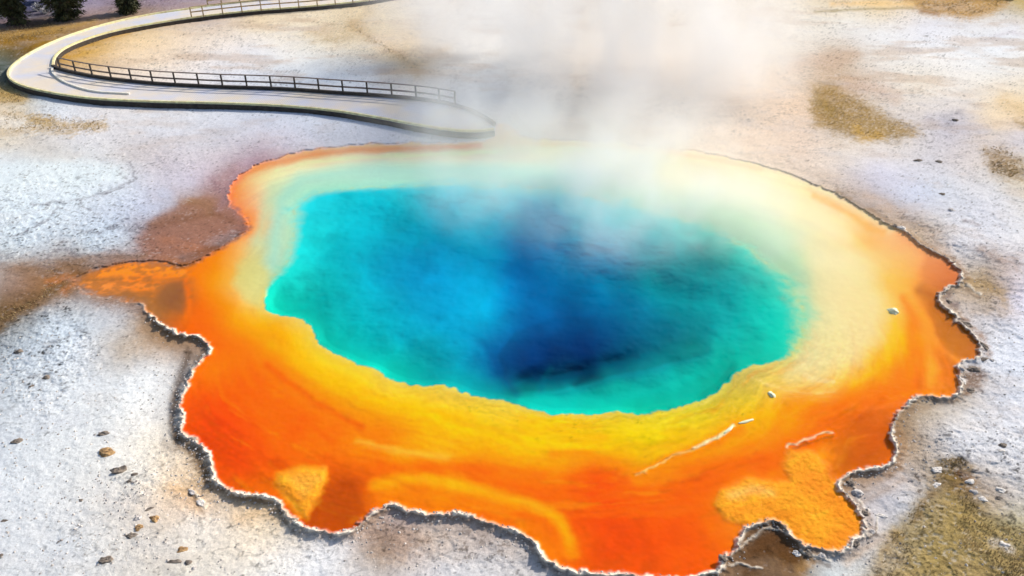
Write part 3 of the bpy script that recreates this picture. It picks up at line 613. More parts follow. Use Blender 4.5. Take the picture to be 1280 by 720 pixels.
# --- depth and relief (metres, + up)
def box(a, n):
    for ax_ in (0, 1):
        c_ = np.cumsum(np.pad(a, [(n + 1, n) if k == ax_ else (0, 0) for k in (0, 1)], mode='edge'), axis=ax_)
        sl1 = [slice(None)] * 2; sl2 = [slice(None)] * 2
        sl1[ax_] = slice(2 * n + 1, None); sl2[ax_] = slice(None, -2 * n - 1)
        a = (c_[tuple(sl1)] - c_[tuple(sl2)]) / (2 * n + 1)
    return a
inB = np.clip(-sB, 0, 50); inB = box(box(inB, 5), 4) * sstep(0, .12, inB)
frontd = dist_poly(Ug, Vg, [(650,492),(700,489),(760,472),(850,454),(895,440)], False)
steep = 0.8 + 4.6 * sstep(10, 70, frontd) + 3.5 * sstep(760, 870, Ug) * sstep(70, 10, frontd)
frontB = dist_poly(Ug, Vg, [(331,388),(400,434),(510,480),(650,507),(800,520),(905,480)], False)
eb = .4 + 1.6 * sstep(10, 80, frontB)
D_B = (.20 - .11 * sstep(10, 80, frontB)) * sstep(0, 1, inB / eb) + 1.0 * (1 - np.exp(-inB / 5.5))
sm = inB * inB / (inB + 2.0); kb = sstep(10, 90, frontB)
D_B = D_B * (1 - kb) + kb * .95 * (1 - np.exp(-sm / 6.5))
D_H = 1.05 * sstep(0, 1, np.clip(-sH, 0, 50) / (steep + 1.4 * sstep(10, 70, frontd)))
D_H = D_H * (.75 + .25 * sstep(900, 780, Ug))
def box(a, n):
    for ax_ in (0, 1):
        c_ = np.cumsum(np.pad(a, [(n + 1, n) if k == ax_ else (0, 0) for k in (0, 1)], mode='edge'), axis=ax_)
        sl1 = [slice(None)] * 2; sl2 = [slice(None)] * 2
        sl1[ax_] = slice(2 * n + 1, None); sl2[ax_] = slice(None, -2 * n - 1)
        a = (c_[tuple(sl1)] - c_[tuple(sl2)]) / (2 * n + 1)
    return a
D_Hb = box(box(D_H, 18), 14); kf = sstep(12, 60, frontd)
D_H = box(D_H, 4) * (1 - kf) + D_Hb * kf
knob = .05 * n1 + .08 * nP
depth = (D_B + D_H) + knob * sstep(.3, 1.5, inB)
shelf = 0.030 + .02 * (1 + n3) * 0.5 + 0.05 * sstep(1.5, .1, sB) * sstep(-.3, -1, sO)
ztex = n3 * .006 + FINE * .004
exposed = np.zeros(Xg.shape)
paint(exposed, [(893,628),(903,610),(935,599),(985,602),(978,578),(983,562),(1010,562),(1034,580),(1050,612),(1083,660),(1052,692),(1000,680),(972,650),(935,657),(905,648)], 1.0, 0, 6, 1.0, closed=True)
paint(exposed, [(350,594),(408,588),(384,646),(345,604)], 1.0, 0, 6, .9, closed=True)
paint(exposed, [(797,592),(832,577),(868,560),(900,545),(916,532)], 1.0, .8, 3, 1.0, rough=1.2, warp=1.2)
paint(exposed, [(985,556),(1005,548),(1040,539)], 1.1, .8, 2.4, 1.0, rough=1.2, warp=1.2)
z_in = -shelf - depth * (sB < 0) + exposed * (.05 + FINE * .014 + n3 * .012) + ztex
relief = fbm(Xg * .22, Yg * .22, 3, 81) * .08 + n1 * .025 + cr1 * .035 * (.35 + rgh) + cr2 * .022 * (.3 + rgh) - pit * .03
far = sstep(60, 200, Yg)
wrS = box(wr, 26)
lowr = 1 - sstep(.1, .5, wrS)
base_out = .055 * sstep(0, 1, sO / (.5 + 1.5 * lowr)) + .03 - .018 * lowr - .145 * sstep(.04, .45, sO) * sstep(.2, .8, wrS) * (1 - sstep(.5, 2.6, sO))

relk = sstep(0.02, .8, sO) * .85 + .15 * (1 - lowr)
z_out = base_out + relief * relk
z = np.where(sO < 0, z_in, z_out)
rimh = (.105 + .06 * n3) * np.exp(-np.abs(sO - .02) ** 2 / (.07 ** 2)) * np.clip(wr * 1.1, 0, 1) * (.75 + .4 * rim_n) * (.45 + .55 * rbk)
z = np.where(sO > .05, z + bump2 * (.05 + .03 * FINE), z)
z = z + rimh * (1 - .0 * far)
z = np.where((sO >= 0) & (sO < .25) & (wr < .3), np.maximum(z, .012), z)
z = z + far * fbm(Xg * .02, Yg * .02, 3, 99) * 1.2 * sstep(150, 600, Yg)

# albedo of the bed: what is seen divided by what the water takes away on the way down and back
ABS = np.array([0.40, 0.055, 0.030])
gd = np.sqrt(Xg ** 2 + Yg ** 2)
sinv = H / np.sqrt(gd ** 2 + H ** 2)
path = np.where(sO < 0, np.clip(-z, 0, 10), 0) * (1 / sinv + 1.9)
ILLv = ILL
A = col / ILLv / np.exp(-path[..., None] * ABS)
A = np.clip(A, 0.004, 0.86)
grit = (1 - mixO) * (.5 + .5 * rgh) + exposed * .5 * mixO
grit = np.clip(grit + rimc * .4, 0, 1)
wetn = np.clip(mixO * (1 - exposed) + wet_shade * .3, 0, 1)

Xv = Xg * (1 - z / H); Yv = Yg * (1 - z / H)
co = np.stack([Xv, Yv, z], -1).reshape(-1, 3).astype(np.float32)
idx = np.arange(nr * nc).reshape(nr, nc)
fc = np.stack([idx[:-1, :-1], idx[:-1, 1:], idx[1:, 1:], idx[1:, :-1]], -1).reshape(-1, 4).astype(np.int32)
me = bpy.data.meshes.new('ground')
me.vertices.add(len(co)); me.vertices.foreach_set('co', co.ravel())
me.loops.add(fc.size); me.loops.foreach_set('vertex_index', fc.ravel())
me.polygons.add(len(fc)); me.polygons.foreach_set('loop_start', np.arange(0, fc.size, 4, dtype=np.int32))
me.polygons.foreach_set('loop_total', np.full(len(fc), 4, dtype=np.int32))
me.polygons.foreach_set('use_smooth', np.ones(len(fc), dtype=bool))
me.update(calc_edges=True)
ca = me.color_attributes.new('Col', 'FLOAT_COLOR', 'POINT')
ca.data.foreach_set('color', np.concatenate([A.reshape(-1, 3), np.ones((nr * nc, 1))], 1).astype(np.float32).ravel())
for nm, ar in (('grit', grit), ('wet_shade', wetn)):
    at = me.attributes.new(nm, 'FLOAT', 'POINT'); at.data.foreach_set('value', ar.astype(np.float32).ravel())

def ground_z(X, Y):
    """height of the finished ground near a world place"""
    ax = X; t = Y * 1.0
    j = int(np.clip(np.searchsorted(Yr, Y), 1, nr - 1)); zz = Zr[j]
    u = X / zz * F + 640
    i = int(np.clip(np.searchsorted(us, u), 1, nc - 1))
    return float(z[j, i])

m, nt = new_mat('sinter_and_mat'); L = nt.links.new
out = N(nt, 'ShaderNodeOutputMaterial'); bs = N(nt, 'ShaderNodeBsdfPrincipled')
vc = N(nt, 'ShaderNodeAttribute', attribute_name='Col'); ga = N(nt, 'ShaderNodeAttribute', attribute_name='grit'); wa = N(nt, 'ShaderNodeAttribute', attribute_name='wet_shade')
tc = N(nt, 'ShaderNodeTexCoord')
na = N(nt, 'ShaderNodeTexNoise'); na.inputs['Scale'].default_value = 9; na.inputs['Detail'].default_value = 8; na.inputs['Roughness'].default_value = .72
nb = N(nt, 'ShaderNodeTexNoise'); nb.inputs['Scale'].default_value = 34; nb.inputs['Detail'].default_value = 4; nb.inputs['Roughness'].default_value = .7
vo = N(nt, 'ShaderNodeTexVoronoi'); vo.inputs['Scale'].default_value = 7
for n_ in (na, nb, vo): L(tc.outputs['Object'], n_.inputs['Vector'])
def mth(op, a, b=None, c=None):
    n_ = N(nt, 'ShaderNodeMath', operation=op)
    for k, q in enumerate((a, b, c)):
        if q is None: continue
        if isinstance(q, (int, float)): n_.inputs[k].default_value = q
        else: L(q, n_.inputs[k])
    return n_.outputs[0]
sp = mth('ADD', mth('MULTIPLY', mth('SUBTRACT', na.outputs['Fac'], .5), 1.1), mth('MULTIPLY', mth('SUBTRACT', nb.outputs['Fac'], .5), 1.0))
spk = mth('ADD', mth('MULTIPLY', sp, mth('MULTIPLY_ADD', ga.outputs['Fac'], .95, .05)), 1.0)
vm = N(nt, 'ShaderNodeVectorMath', operation='SCALE'); L(vc.outputs['Color'], vm.inputs[0]); L(spk, vm.inputs['Scale'])
L(vm.outputs[0], bs.inputs['Base Color'])
L(mth('MULTIPLY_ADD', wa.outputs['Fac'], -.25, .92), bs.inputs['Roughness'])
L(mth('MULTIPLY_ADD', wa.outputs['Fac'], -.06, .06), bs.inputs['Specular IOR Level'])
bp = N(nt, 'ShaderNodeBump'); bp.inputs['Distance'].default_value = .05
L(mth('MULTIPLY_ADD', ga.outputs['Fac'], .55, .03), bp.inputs['Strength']); L(mth('ADD', mth('MULTIPLY', na.outputs['Fac'], 1.0), mth('MULTIPLY', nb.outputs['Fac'], .4)), bp.inputs['Height'])
L(bp.outputs[0], bs.inputs['Normal']); L(bs.outputs[0], out.inputs['Surface'])
me.materials.append(m)
go = bpy.data.objects.new('ground', me); COL.objects.link(go)
tag(go, 'white sinter crust with rusty run-off channels round the orange and yellow mat of the hot spring', kind='structure')

# ------------------------------------------------------------------ water (closed body, real absorption)
m, nt = new_mat('spring_water'); L = nt.links.new
out = N(nt, 'ShaderNodeOutputMaterial'); tr = N(nt, 'ShaderNodeBsdfTransparent'); gl = N(nt, 'ShaderNodeBsdfGlossy'); gl.inputs['Roughness'].default_value = .06
fr = N(nt, 'ShaderNodeFresnel'); fr.inputs['IOR'].default_value = 1.33
mx = N(nt, 'ShaderNodeMixShader'); tc = N(nt, 'ShaderNodeTexCoord')
na = N(nt, 'ShaderNodeTexNoise'); na.inputs['Scale'].default_value = 2.2; na.inputs['Detail'].default_value = 3
bp = N(nt, 'ShaderNodeBump'); bp.inputs['Strength'].default_value = .12; bp.inputs['Distance'].default_value = .05
L(tc.outputs['Object'], na.inputs['Vector']); L(na.outputs['Fac'], bp.inputs['Height']); L(bp.outputs[0], gl.inputs['Normal'])
ff = N(nt, 'ShaderNodeMath', operation='MULTIPLY'); ff.inputs[1].default_value = .22; L(fr.outputs[0], ff.inputs[0])
gm = N(nt, 'ShaderNodeNewGeometry'); bk = N(nt, 'ShaderNodeMath', operation='SUBTRACT'); bk.inputs[0].default_value = 1.0; L(gm.outputs['Backfacing'], bk.inputs[1])
f2 = N(nt, 'ShaderNodeMath', operation='MULTIPLY'); L(ff.outputs[0], f2.inputs[0]); L(bk.outputs[0], f2.inputs[1])
L(f2.outputs[0], mx.inputs[0]); L(tr.outputs[0], mx.inputs[1]); L(gl.outputs[0], mx.inputs[2]); L(mx.outputs[0], out.inputs['Surface'])
va = N(nt, 'ShaderNodeVolumeAbsorption'); va.inputs['Density'].default_value = ABS[0]
va.inputs['Color'].default_value = (0, 1 - ABS[1] / ABS[0], 1 - ABS[2] / ABS[0], 1); L(va.outputs[0], out.inputs['Volume'])
bm = bmesh.new()
top = [bm.verts.new((p[0], p[1], 0.0)) for p in SHORE_W]
bot = [bm.verts.new((p[0], p[1], -6.5)) for p in SHORE_W]
from mathutils.geometry import tessellate_polygon
for t in tessellate_polygon([[Vector((p[0], p[1], 0)) for p in SHORE_W]]):
    bm.faces.new([top[k] for k in t]); bm.faces.new([bot[k] for k in t[::-1]])
for i in range(len(top)):
    j = (i + 1) % len(top); bm.faces.new((top[j], top[i], bot[i], bot[j]))
bmesh.ops.recalc_face_normals(bm, faces=bm.faces)
mw = bpy.data.meshes.new('water'); bm.to_mesh(mw); bm.free(); mw.materials.append(m)
wo = bpy.data.objects.new('water', mw); COL.objects.link(wo)
tag(wo, 'clear hot water, turquoise at the edge and deep blue over the vent, filling the orange basin', kind='structure')

# ------------------------------------------------------------------ boardwalk
ZD = .42
wood = mat_simple('weathered_deck_wood', alb((214,205,196)), .8, .16, 3.0, .25)
woodk = mat_simple('pale_kerb_wood', alb((238,218,168)), .8, .25, 3.0, .3)
woodd = mat_simple('dark_timber', (.045, .035, .028), .85, .4, 4.0, .3)
woodr = mat_simple('rail_wood', (.16, .12, .10), .8, .35, 4.0, .3)
woodp = mat_simple('golden_rail_wood', (.42, .30, .16), .8, .35, 4.0, .3)
OUTER = [(520,-22),(470,-13),(420,-7),(380,-4),(340,-1),(300,3),(260,8),(225,13),(190,18),(160,24),(130,31),(100,40),(75,49),(50,60),(30,71),(15,82),(8,92),(10,100),(24,108),(50,115),(90,122),(130,126),(200,129),(260,130),(320,132),(370,135),(420,140),(450,145),(480,150),(510,156),(540,161),(570,165),(598,166),(618,163)]
INNER = [(540,-9),(500,-5),(460,2),(400,8),(360,11),(320,14),(280,18),(240,23),(200,29),(160,36),(130,43),(105,51),(86,59),(75,66),(69,74),(68,83)]
INNER2 = [(68,84),(78,88),(95,92),(115,96),(135,99),(160,102),(200,106),(240,108),(280,110),(320,111),(370,113),(420,117),(470,120),(530,125),(570,132),(600,143),(620,157)]
def wl(pts, z=ZD): return [W(u, v, z) for u, v in pts]
def resample(pts, step):
    out = [pts[0].copy()]; acc = 0
    for a, b in zip(pts, pts[1:]):
        L_ = (b - a).length; t = step - acc
        while t < L_:
            out.append(a.lerp(b, t / L_)); t += step
        acc = (acc + L_) % step if L_ + acc >= step else acc + L_
        acc = L_ - (t - step)
    out.append(pts[-1].copy())
    return out
def smooth_line(pts, n=2):
    for _ in range(n):
        o_ = [pts[0]]
        for a, b in zip(pts, pts[1:]):
            o_ += [a.lerp(b, .25), a.lerp(b, .75)]
        o_.append(pts[-1]); pts = o_
    return pts
lo = smooth_line(wl(OUTER)); li = smooth_line(wl(INNER)); li2 = smooth_line(wl(INNER2))
bw = empty('boardwalk', (lo[len(lo)//2].x, lo[len(lo)//2].y, 0))
tag(bw, 'raised timber boardwalk curving in a hairpin left of the steaming pool, with railings', 'boardwalk')
BO = bw.location.copy()
def rel(ps): return [Vector(p) - BO for p in ps]
def slab(name, ring, z0, z1, mat, parent):
    b = bmesh.new()
    t = [b.verts.new((p.x, p.y, z1)) for p in ring]; q = [b.verts.new((p.x, p.y, z0)) for p in ring]
    b.faces.new(t); b.faces.new(q[::-1])
    for i in range(len(t)):
        j = (i + 1) % len(t); b.faces.new((t[j], t[i], q[i], q[j]))
    bmesh.ops.triangulate(b, faces=[f for f in b.faces if len(f.verts) > 4]); bmesh.ops.recalc_face_normals(b, faces=b.faces)
    e = bpy.data.meshes.new(name); b.to_mesh(e); b.free(); e.materials.append(mat)
    o = bpy.data.objects.new(name, e); COL.objects.link(o); o.parent = parent
    return o
def ribbon(name, line, w, z0, z1, mat, parent, off=0.0, origin=None):
    """a beam that follows a line, square section"""
    og = origin if origin is not None else BO
    vs_, fs_ = [], []
    n = len(line)
    for i, p in enumerate(line):
        a = line[max(0, i - 1)]; b = line[min(n - 1, i + 1)]
        d = (b - a); d.z = 0; d.normalize(); nn = Vector((-d.y, d.x, 0))
        c = p + nn * off
        for s_, zz in ((-w / 2, z0), (w / 2, z0), (w / 2, z1), (-w / 2, z1)):
            q = c + nn * s_; vs_.append((q.x - og.x, q.y - og.y, zz - og.z))
    for i in range(n - 1):
        for k in range(4):
            a = i * 4 + k; b = i * 4 + (k + 1) % 4
            fs_.append((a, b, b + 4, a + 4))
    fs_ += [(3, 2, 1, 0), tuple((n - 1) * 4 + k for k in range(4))]
    return mesh_obj(name, vs_, fs_, mat, parent)
# deck with gaps between boards drawn in its own material
m, nt = new_mat('deck_boards'); L = nt.links.new
out = N(nt, 'ShaderNodeOutputMaterial'); bs = N(nt, 'ShaderNodeBsdfPrincipled'); bs.inputs['Roughness'].default_value = .8
tc = N(nt, 'ShaderNodeTexCoord'); wv = N(nt, 'ShaderNodeTexWave', bands_direction='X'); wv.inputs['Scale'].default_value = 2.2; wv.inputs['Distortion'].default_value = .3
nz = N(nt, 'ShaderNodeTexNoise'); nz.inputs['Scale'].default_value = .35; nz.inputs['Detail'].default_value = 5
rp = N(nt, 'ShaderNodeValToRGB'); rp.color_ramp.elements[0].position = .38; rp.color_ramp.elements[1].position = .62
rp.color_ramp.elements[0].color = (*alb((206,210,226)), 1); rp.color_ramp.elements[1].color = (*alb((226,216,202)), 1)
mxn = N(nt, 'ShaderNodeMix', data_type='RGBA', blend_type='MULTIPLY'); r2 = N(nt, 'ShaderNodeValToRGB')
r2.color_ramp.elements[0].position = 0; r2.color_ramp.elements[1].position = .12; r2.color_ramp.elements[0].color = (.72, .7, .68, 1)
L(tc.outputs['Object'], wv.inputs['Vector']); L(tc.outputs['Object'], nz.inputs['Vector']); L(nz.outputs['Fac'], rp.inputs['Fac']); L(wv.outputs['Fac'], r2.inputs['Fac'])
mxn.inputs[0].default_value = 1; L(rp.outputs[0], mxn.inputs[6]); L(r2.outputs[0], mxn.inputs[7]); L(mxn.outputs[2], bs.inputs['Base Color']); L(bs.outputs[0], out.inputs['Surface'])
deckmat = m
from mathutils.geometry import tessellate_polygon
def ngon_tris(ring2):
    return tessellate_polygon([[Vector((p.x, p.y, 0)) for p in ring2]])
ring = rel(lo + li2[::-1] + li[::-1])
nr_ = len(ring); tris = ngon_tris(ring)
dv_ = [(p.x, p.y, ZD) for p in ring] + [(p.x, p.y, ZD - .08) for p in ring]
def up(t):
    a, b, c = (ring[k] for k in t)
    return t if (b.x - a.x) * (c.y - a.y) - (b.y - a.y) * (c.x - a.x) > 0 else (t[0], t[2], t[1])
df_ = [tuple(up(t)) for t in tris] + [tuple(k + nr_ for k in up(t)[::-1]) for t in tris] + [(i, (i + 1) % nr_, (i + 1) % nr_ + nr_, i + nr_) for i in range(nr_)]
mesh_obj('deck', dv_, df_, deckmat, bw)
ribbon('kerb', lo, .16, ZD + .003, ZD + .15, woodk, bw, off=0.10)
ribbon('kerb', li, .16, ZD + .003, ZD + .15, woodk, bw, off=-0.10)
ribbon('kerb', smooth_line(wl([(67,84),(65,90),(70,96),(80,103),(92,108),(108,113),(125,116),(145,117),(162,118)])), .16, ZD + .003, ZD + .13, mat_simple('white_kerb_wood', alb((236,230,222)), .8, .1, 3, .2), bw)
ribbon('fascia', lo, .10, .02, ZD - .004, woodd, bw, off=-0.02)
ribbon('fascia', li, .10, .02, ZD - .004, woodd, bw, off=0.02)
ribbon('edge_beam', li2, .22, ZD - .06, ZD + .24, woodd, bw, off=-0.12)
# support posts under the deck
def railing(line, spacing, mat_post, mat_rail, parent, h=1.08, off=0.0, z0=ZD):
    r = empty('railing', (0, 0, 0)); r.parent = parent
    top_line = resample(line, spacing); n = len(top_line)
    proto = None
    for i, p in enumerate(top_line):
        a = top_line[max(0, i - 1)]; b = top_line[min(n - 1, i + 1)]
        d = b - a; ang = math.atan2(d.y, d.x)
        nn = Vector((-math.sin(ang), math.cos(ang), 0)) * off
        if proto is None:
            bmm = bmesh.new(); bmesh.ops.create_cube(bmm, size=1)
            bmesh.ops.scale(bmm, vec=(.11, .11, h + z0), verts=bmm.verts); bmesh.ops.translate(bmm, vec=(0, 0, (h + z0) / 2), verts=bmm.verts)
            bmesh.ops.bevel(bmm, geom=[e for e in bmm.edges], offset=.012, segments=1, affect='EDGES')
            e = bpy.data.meshes.new('post'); bmm.to_mesh(e); bmm.free(); e.materials.append(mat_post)
            o = proto = bpy.data.objects.new('post', e)
        else:
            o = proto.copy()
        COL.objects.link(o); o.parent = r
        o.location = (p.x - BO.x + nn.x, p.y - BO.y + nn.y, 0.0); o.rotation_euler = (0, 0, ang)
    ribbon('top_rail', line, .14, h + z0 - .004, h + z0 + .05, mat_rail, r, off=off)
    ribbon('middle_rail', line, .05, z0 + h * .5, z0 + h * .5 + .12, mat_rail, r, off=off)
    return r
r1 = railing(smooth_line(wl(INNER2[1:-2])), 1.95, woodd, woodr, bw, off=-.12)
r2_ = railing(smooth_line(wl(INNER[:8])), 1.95, woodp, woodp, bw, off=-.06)
r3_ = railing(smooth_line(wl(OUTER[:7])), 1.95, woodp, woodp, bw, off=.06)

# ------------------------------------------------------------------ trees and shrubs
bark = mat_simple('pine_bark', (.06, .042, .03), .9, .4, 5, .6, stretch=(3, 3, .5))
needle = mat_simple('pine_needles', (.035, .05, .018), .75, .5, 1.3, .1, col2=(.10, .10, .03))
def leaf_cloud(pts, size, rnd, elong=2.2):
    vs_, fs_ = [], []
    for p, d in pts:
        a = Vector((rnd.uniform(-1, 1), rnd.uniform(-1, 1), rnd.uniform(-1, 1))).normalized()
        d = (d + a * .5).normalized(); s = size * rnd.uniform(.6, 1.4)
        q = d.cross(a).normalized() * s * .5
        k = len(vs_)
        vs_ += [p - q, p + d * s * elong * .5 - q * .3, p + d * s * elong, p + q]
        fs_.append((k, k + 1, k + 2, k + 3))
    return vs_, fs_
def tube(vs_, fs_, a, b, ra, rb, n=7):
    d = (b - a).normalized(); u = d.orthogonal().normalized(); w = d.cross(u); k = len(vs_)
    for p, r in ((a, ra), (b, rb)):
        for i in range(n):
            t = 2 * math.pi * i / n; vs_.append(p + (u * math.cos(t) + w * math.sin(t)) * r)
    for i in range(n):
        j = (i + 1) % n; fs_.append((k + i, k + j, k + n + j, k + n + i))
def pine(u, v, height, cw, low, label, seed):
    rnd = random.Random(seed); b = W(u, v)
    root = empty('pine_tree', (b.x, b.y, ground_z(b.x, b.y) - .05))
    tag(root, label, 'tree', 'dark pines beyond the boardwalk')
    tv, tf = [], []; pts = []
    prev = Vector((0, 0, 0)); r0 = height * .028
    for k in range(1, 9):
        t = k / 8; p = Vector((rnd.uniform(-.06, .06), rnd.uniform(-.06, .06), height * t))
        tube(tv, tf, prev, p, r0 * (1.1 - (k - 1) / 8) + (.10 if k == 1 else 0), r0 * (1.1 - t)); prev = p
    hgt = low
    while hgt < height * .98:
        t = (hgt - low) / (height - low)
        prof = cw * min(1, .55 + t * 3.5) * (1 - t) ** .8
        nb_ = rnd.randint(6, 9)
        for i in range(nb_):
            an = rnd.uniform(0, 2 * math.pi); ln = max(.2, prof * rnd.uniform(.65, 1.15))
            d = Vector((math.cos(an), math.sin(an), rnd.uniform(-.35, .05)))
            a = Vector((0, 0, hgt)); e = a + d * ln; tube(tv, tf, a, e, .05 * (1 - t) + .015, .01, 5)
            nn = int(26 * ln) + 8
            for q in range(nn):
                s_ = rnd.uniform(.15, 1.05); p = a + d * ln * s_ + Vector((rnd.gauss(0, .16), rnd.gauss(0, .16), rnd.gauss(-.04, .10))) * (.5 + s_ * .6)
                pts.append((p, (d + Vector((0, 0, -.25))).normalized()))
        hgt += rnd.uniform(.16, .26)
    mesh_obj('trunk', tv, tf, bark, root)
    cv, cf = leaf_cloud(pts, .15, rnd); mesh_obj('crown', cv, cf, needle, root)
    return root
pine(22, 31, 11.0, 1.45, .5, 'dark pine nearest the top left corner, its narrow foot left of pale scrub', 3)
pine(84, 25, 12.5, 1.95, .35, 'widest dark pine, behind the boardwalk, second from the left', 4)
pine(162, 17, 11.5, 1.25, .2, 'slim dark pine standing alone beside the boardwalk, rightmost of the pines', 5)
pine(-6, 8, 12.0, 1.6, .5, 'dark pine at the very left edge, half out of the picture', 6)
pine(57, 3, 12.0, 1.4, .9, 'dark pine set back between the two leftmost large pines', 8)

sage = mat_simple('sage_leaves', (.42, .42, .44), .8, .4, 3, .1)
dark_scrub = mat_simple('scrub_leaves', (.05, .045, .02), .8, .5, 3, .1)
twig = mat_simple('scrub_twigs', (.12, .09, .07), .9, .3, 6, .1)
def shrub(u, v, w, h, mat, label, seed, group=None, ls=.07):
    rnd = random.Random(seed); b = W(u, v)
    root = empty('shrub', (b.x, b.y, ground_z(b.x, b.y) - .03)); tag(root, label, 'shrub', group)
    tv, tf, pts = [], [], []
    for k in range(26):
        an = rnd.uniform(0, 6.28); el = rnd.uniform(.25, 1.4)
        d = Vector((math.cos(an) * math.cos(el), math.sin(an) * math.cos(el), math.sin(el)))
        e = Vector((d.x * w / 2, d.y * w / 2, d.z * h)) * rnd.uniform(.7, 1.1)
        tube(tv, tf, Vector((0, 0, 0)), e, .02, .006, 4)
        for q in range(16):
            s_ = rnd.uniform(.35, 1.05); pts.append((e * s_ + Vector((rnd.gauss(0, .07), rnd.gauss(0, .07), rnd.gauss(0, .05))), d))
    mesh_obj('stems', tv, tf, twig, root); cv, cf = leaf_cloud(pts, ls, rnd); mesh_obj('foliage', cv, cf, mat, root)
shrub(48, 14, 1.2, .8, sage, 'pale grey scrub bush right of the leftmost full pine', 1, 'pale scrub between the pines', .08)
shrub(60, 17, 1.5, .75, sage, 'widest pale grey scrub bush, midway between two dark pines', 2, 'pale scrub between the pines', .08)
shrub(72, 19, 1.0, .6, sage, 'small pale grey scrub bush at the foot of the widest pine', 3, 'pale scrub between the pines', .08)
shrub(4, 20, 1.1, .6, sage, 'pale grey scrub bush by the left edge under the pines', 4, 'pale scrub between the pines', .08)
shrub(1232, -2, 2.4, .7, dark_scrub, 'dark bush on ochre ground at the top right of the view', 5, 'dark bushes at the top right', .1)
shrub(1258, -1, 2.0, .5, dark_scrub, 'low dark bush nearest the top right corner', 6, 'dark bushes at the top right', .1)

# ------------------------------------------------------------------ rocks
rmats = {
 'dark': mat_simple('dark_stone', alb((96,88,84)), .9, .35, 8, .5, col2=alb((150,138,126))),
 'ochre': mat_simple('ochre_stone', alb((140,108,72)), .9, .35, 7, .5, col2=alb((196,160,112))),
 'white': mat_simple('white_sinter_stone', alb((222,216,212)), .9, .22, 8, .5),
 'grey': mat_simple('grey_sinter_stone', alb((176,170,172)), .9, .3, 8, .5, col2=alb((220,216,214))),
 'cream': mat_simple('cream_sinter_lump', alb((250,236,200)), .8, .08, 8, .4),
}
def rock(u, v, wpx, hpx, kind, label, seed, group, rot=0.0, depth=None, flat=None, zt=None):
    rnd = random.Random(seed * 13 + 5); g = W(u, v); s = pxm(v)
    wx = .86 * wpx / s; wy = (depth if depth is not None else hpx * 1.25) / s; hz = flat if flat is not None else .66 * min(hpx * .75, wpx * .55) / s
    bmm = bmesh.new(); bmesh.ops.create_icosphere(bmm, subdivisions=3, radius=.5)
    off = Vector((rnd.uniform(0, 90), rnd.uniform(0, 90), rnd.uniform(0, 90)))
    for vv in bmm.verts:
        c = vv.co.copy()
        k = 1 + .60 * mnoise.noise(c * 2.0 + off) + .34 * mnoise.noise(c * 5.5 + off) + .12 * mnoise.noise(c * 12 + off)
        c = c * k; c.x *= wx; c.y *= wy; c.z = c.z * hz * 1.5 if c.z > 0 else c.z * hz * .8
        vv.co = c
    e = bpy.data.meshes.new('rock'); bmm.to_mesh(e); bmm.free(); e.materials.append(rmats[kind])
    e.polygons.foreach_set('use_smooth', [kind == 'cream'] * len(e.polygons))
    o = bpy.data.objects.new('rock', e); COL.objects.link(o)
    zz = zt if zt is not None else ground_z(g.x, g.y)
    o.location = (g.x, g.y, zz - hz * .16); o.rotation_euler = (0, 0, rot)
    tag(o, label, 'rock', group)
GL = 'rocks on the white crust at the lower left'; GR = 'rocks by the grass at the lower right'; GS = 'stones along the right shore'; GU = 'small dark stones at the upper right'; GM = 'pale lumps on the orange mat'; GB = 'stones on the bottom shore'; GF = 'stones at the left edge'
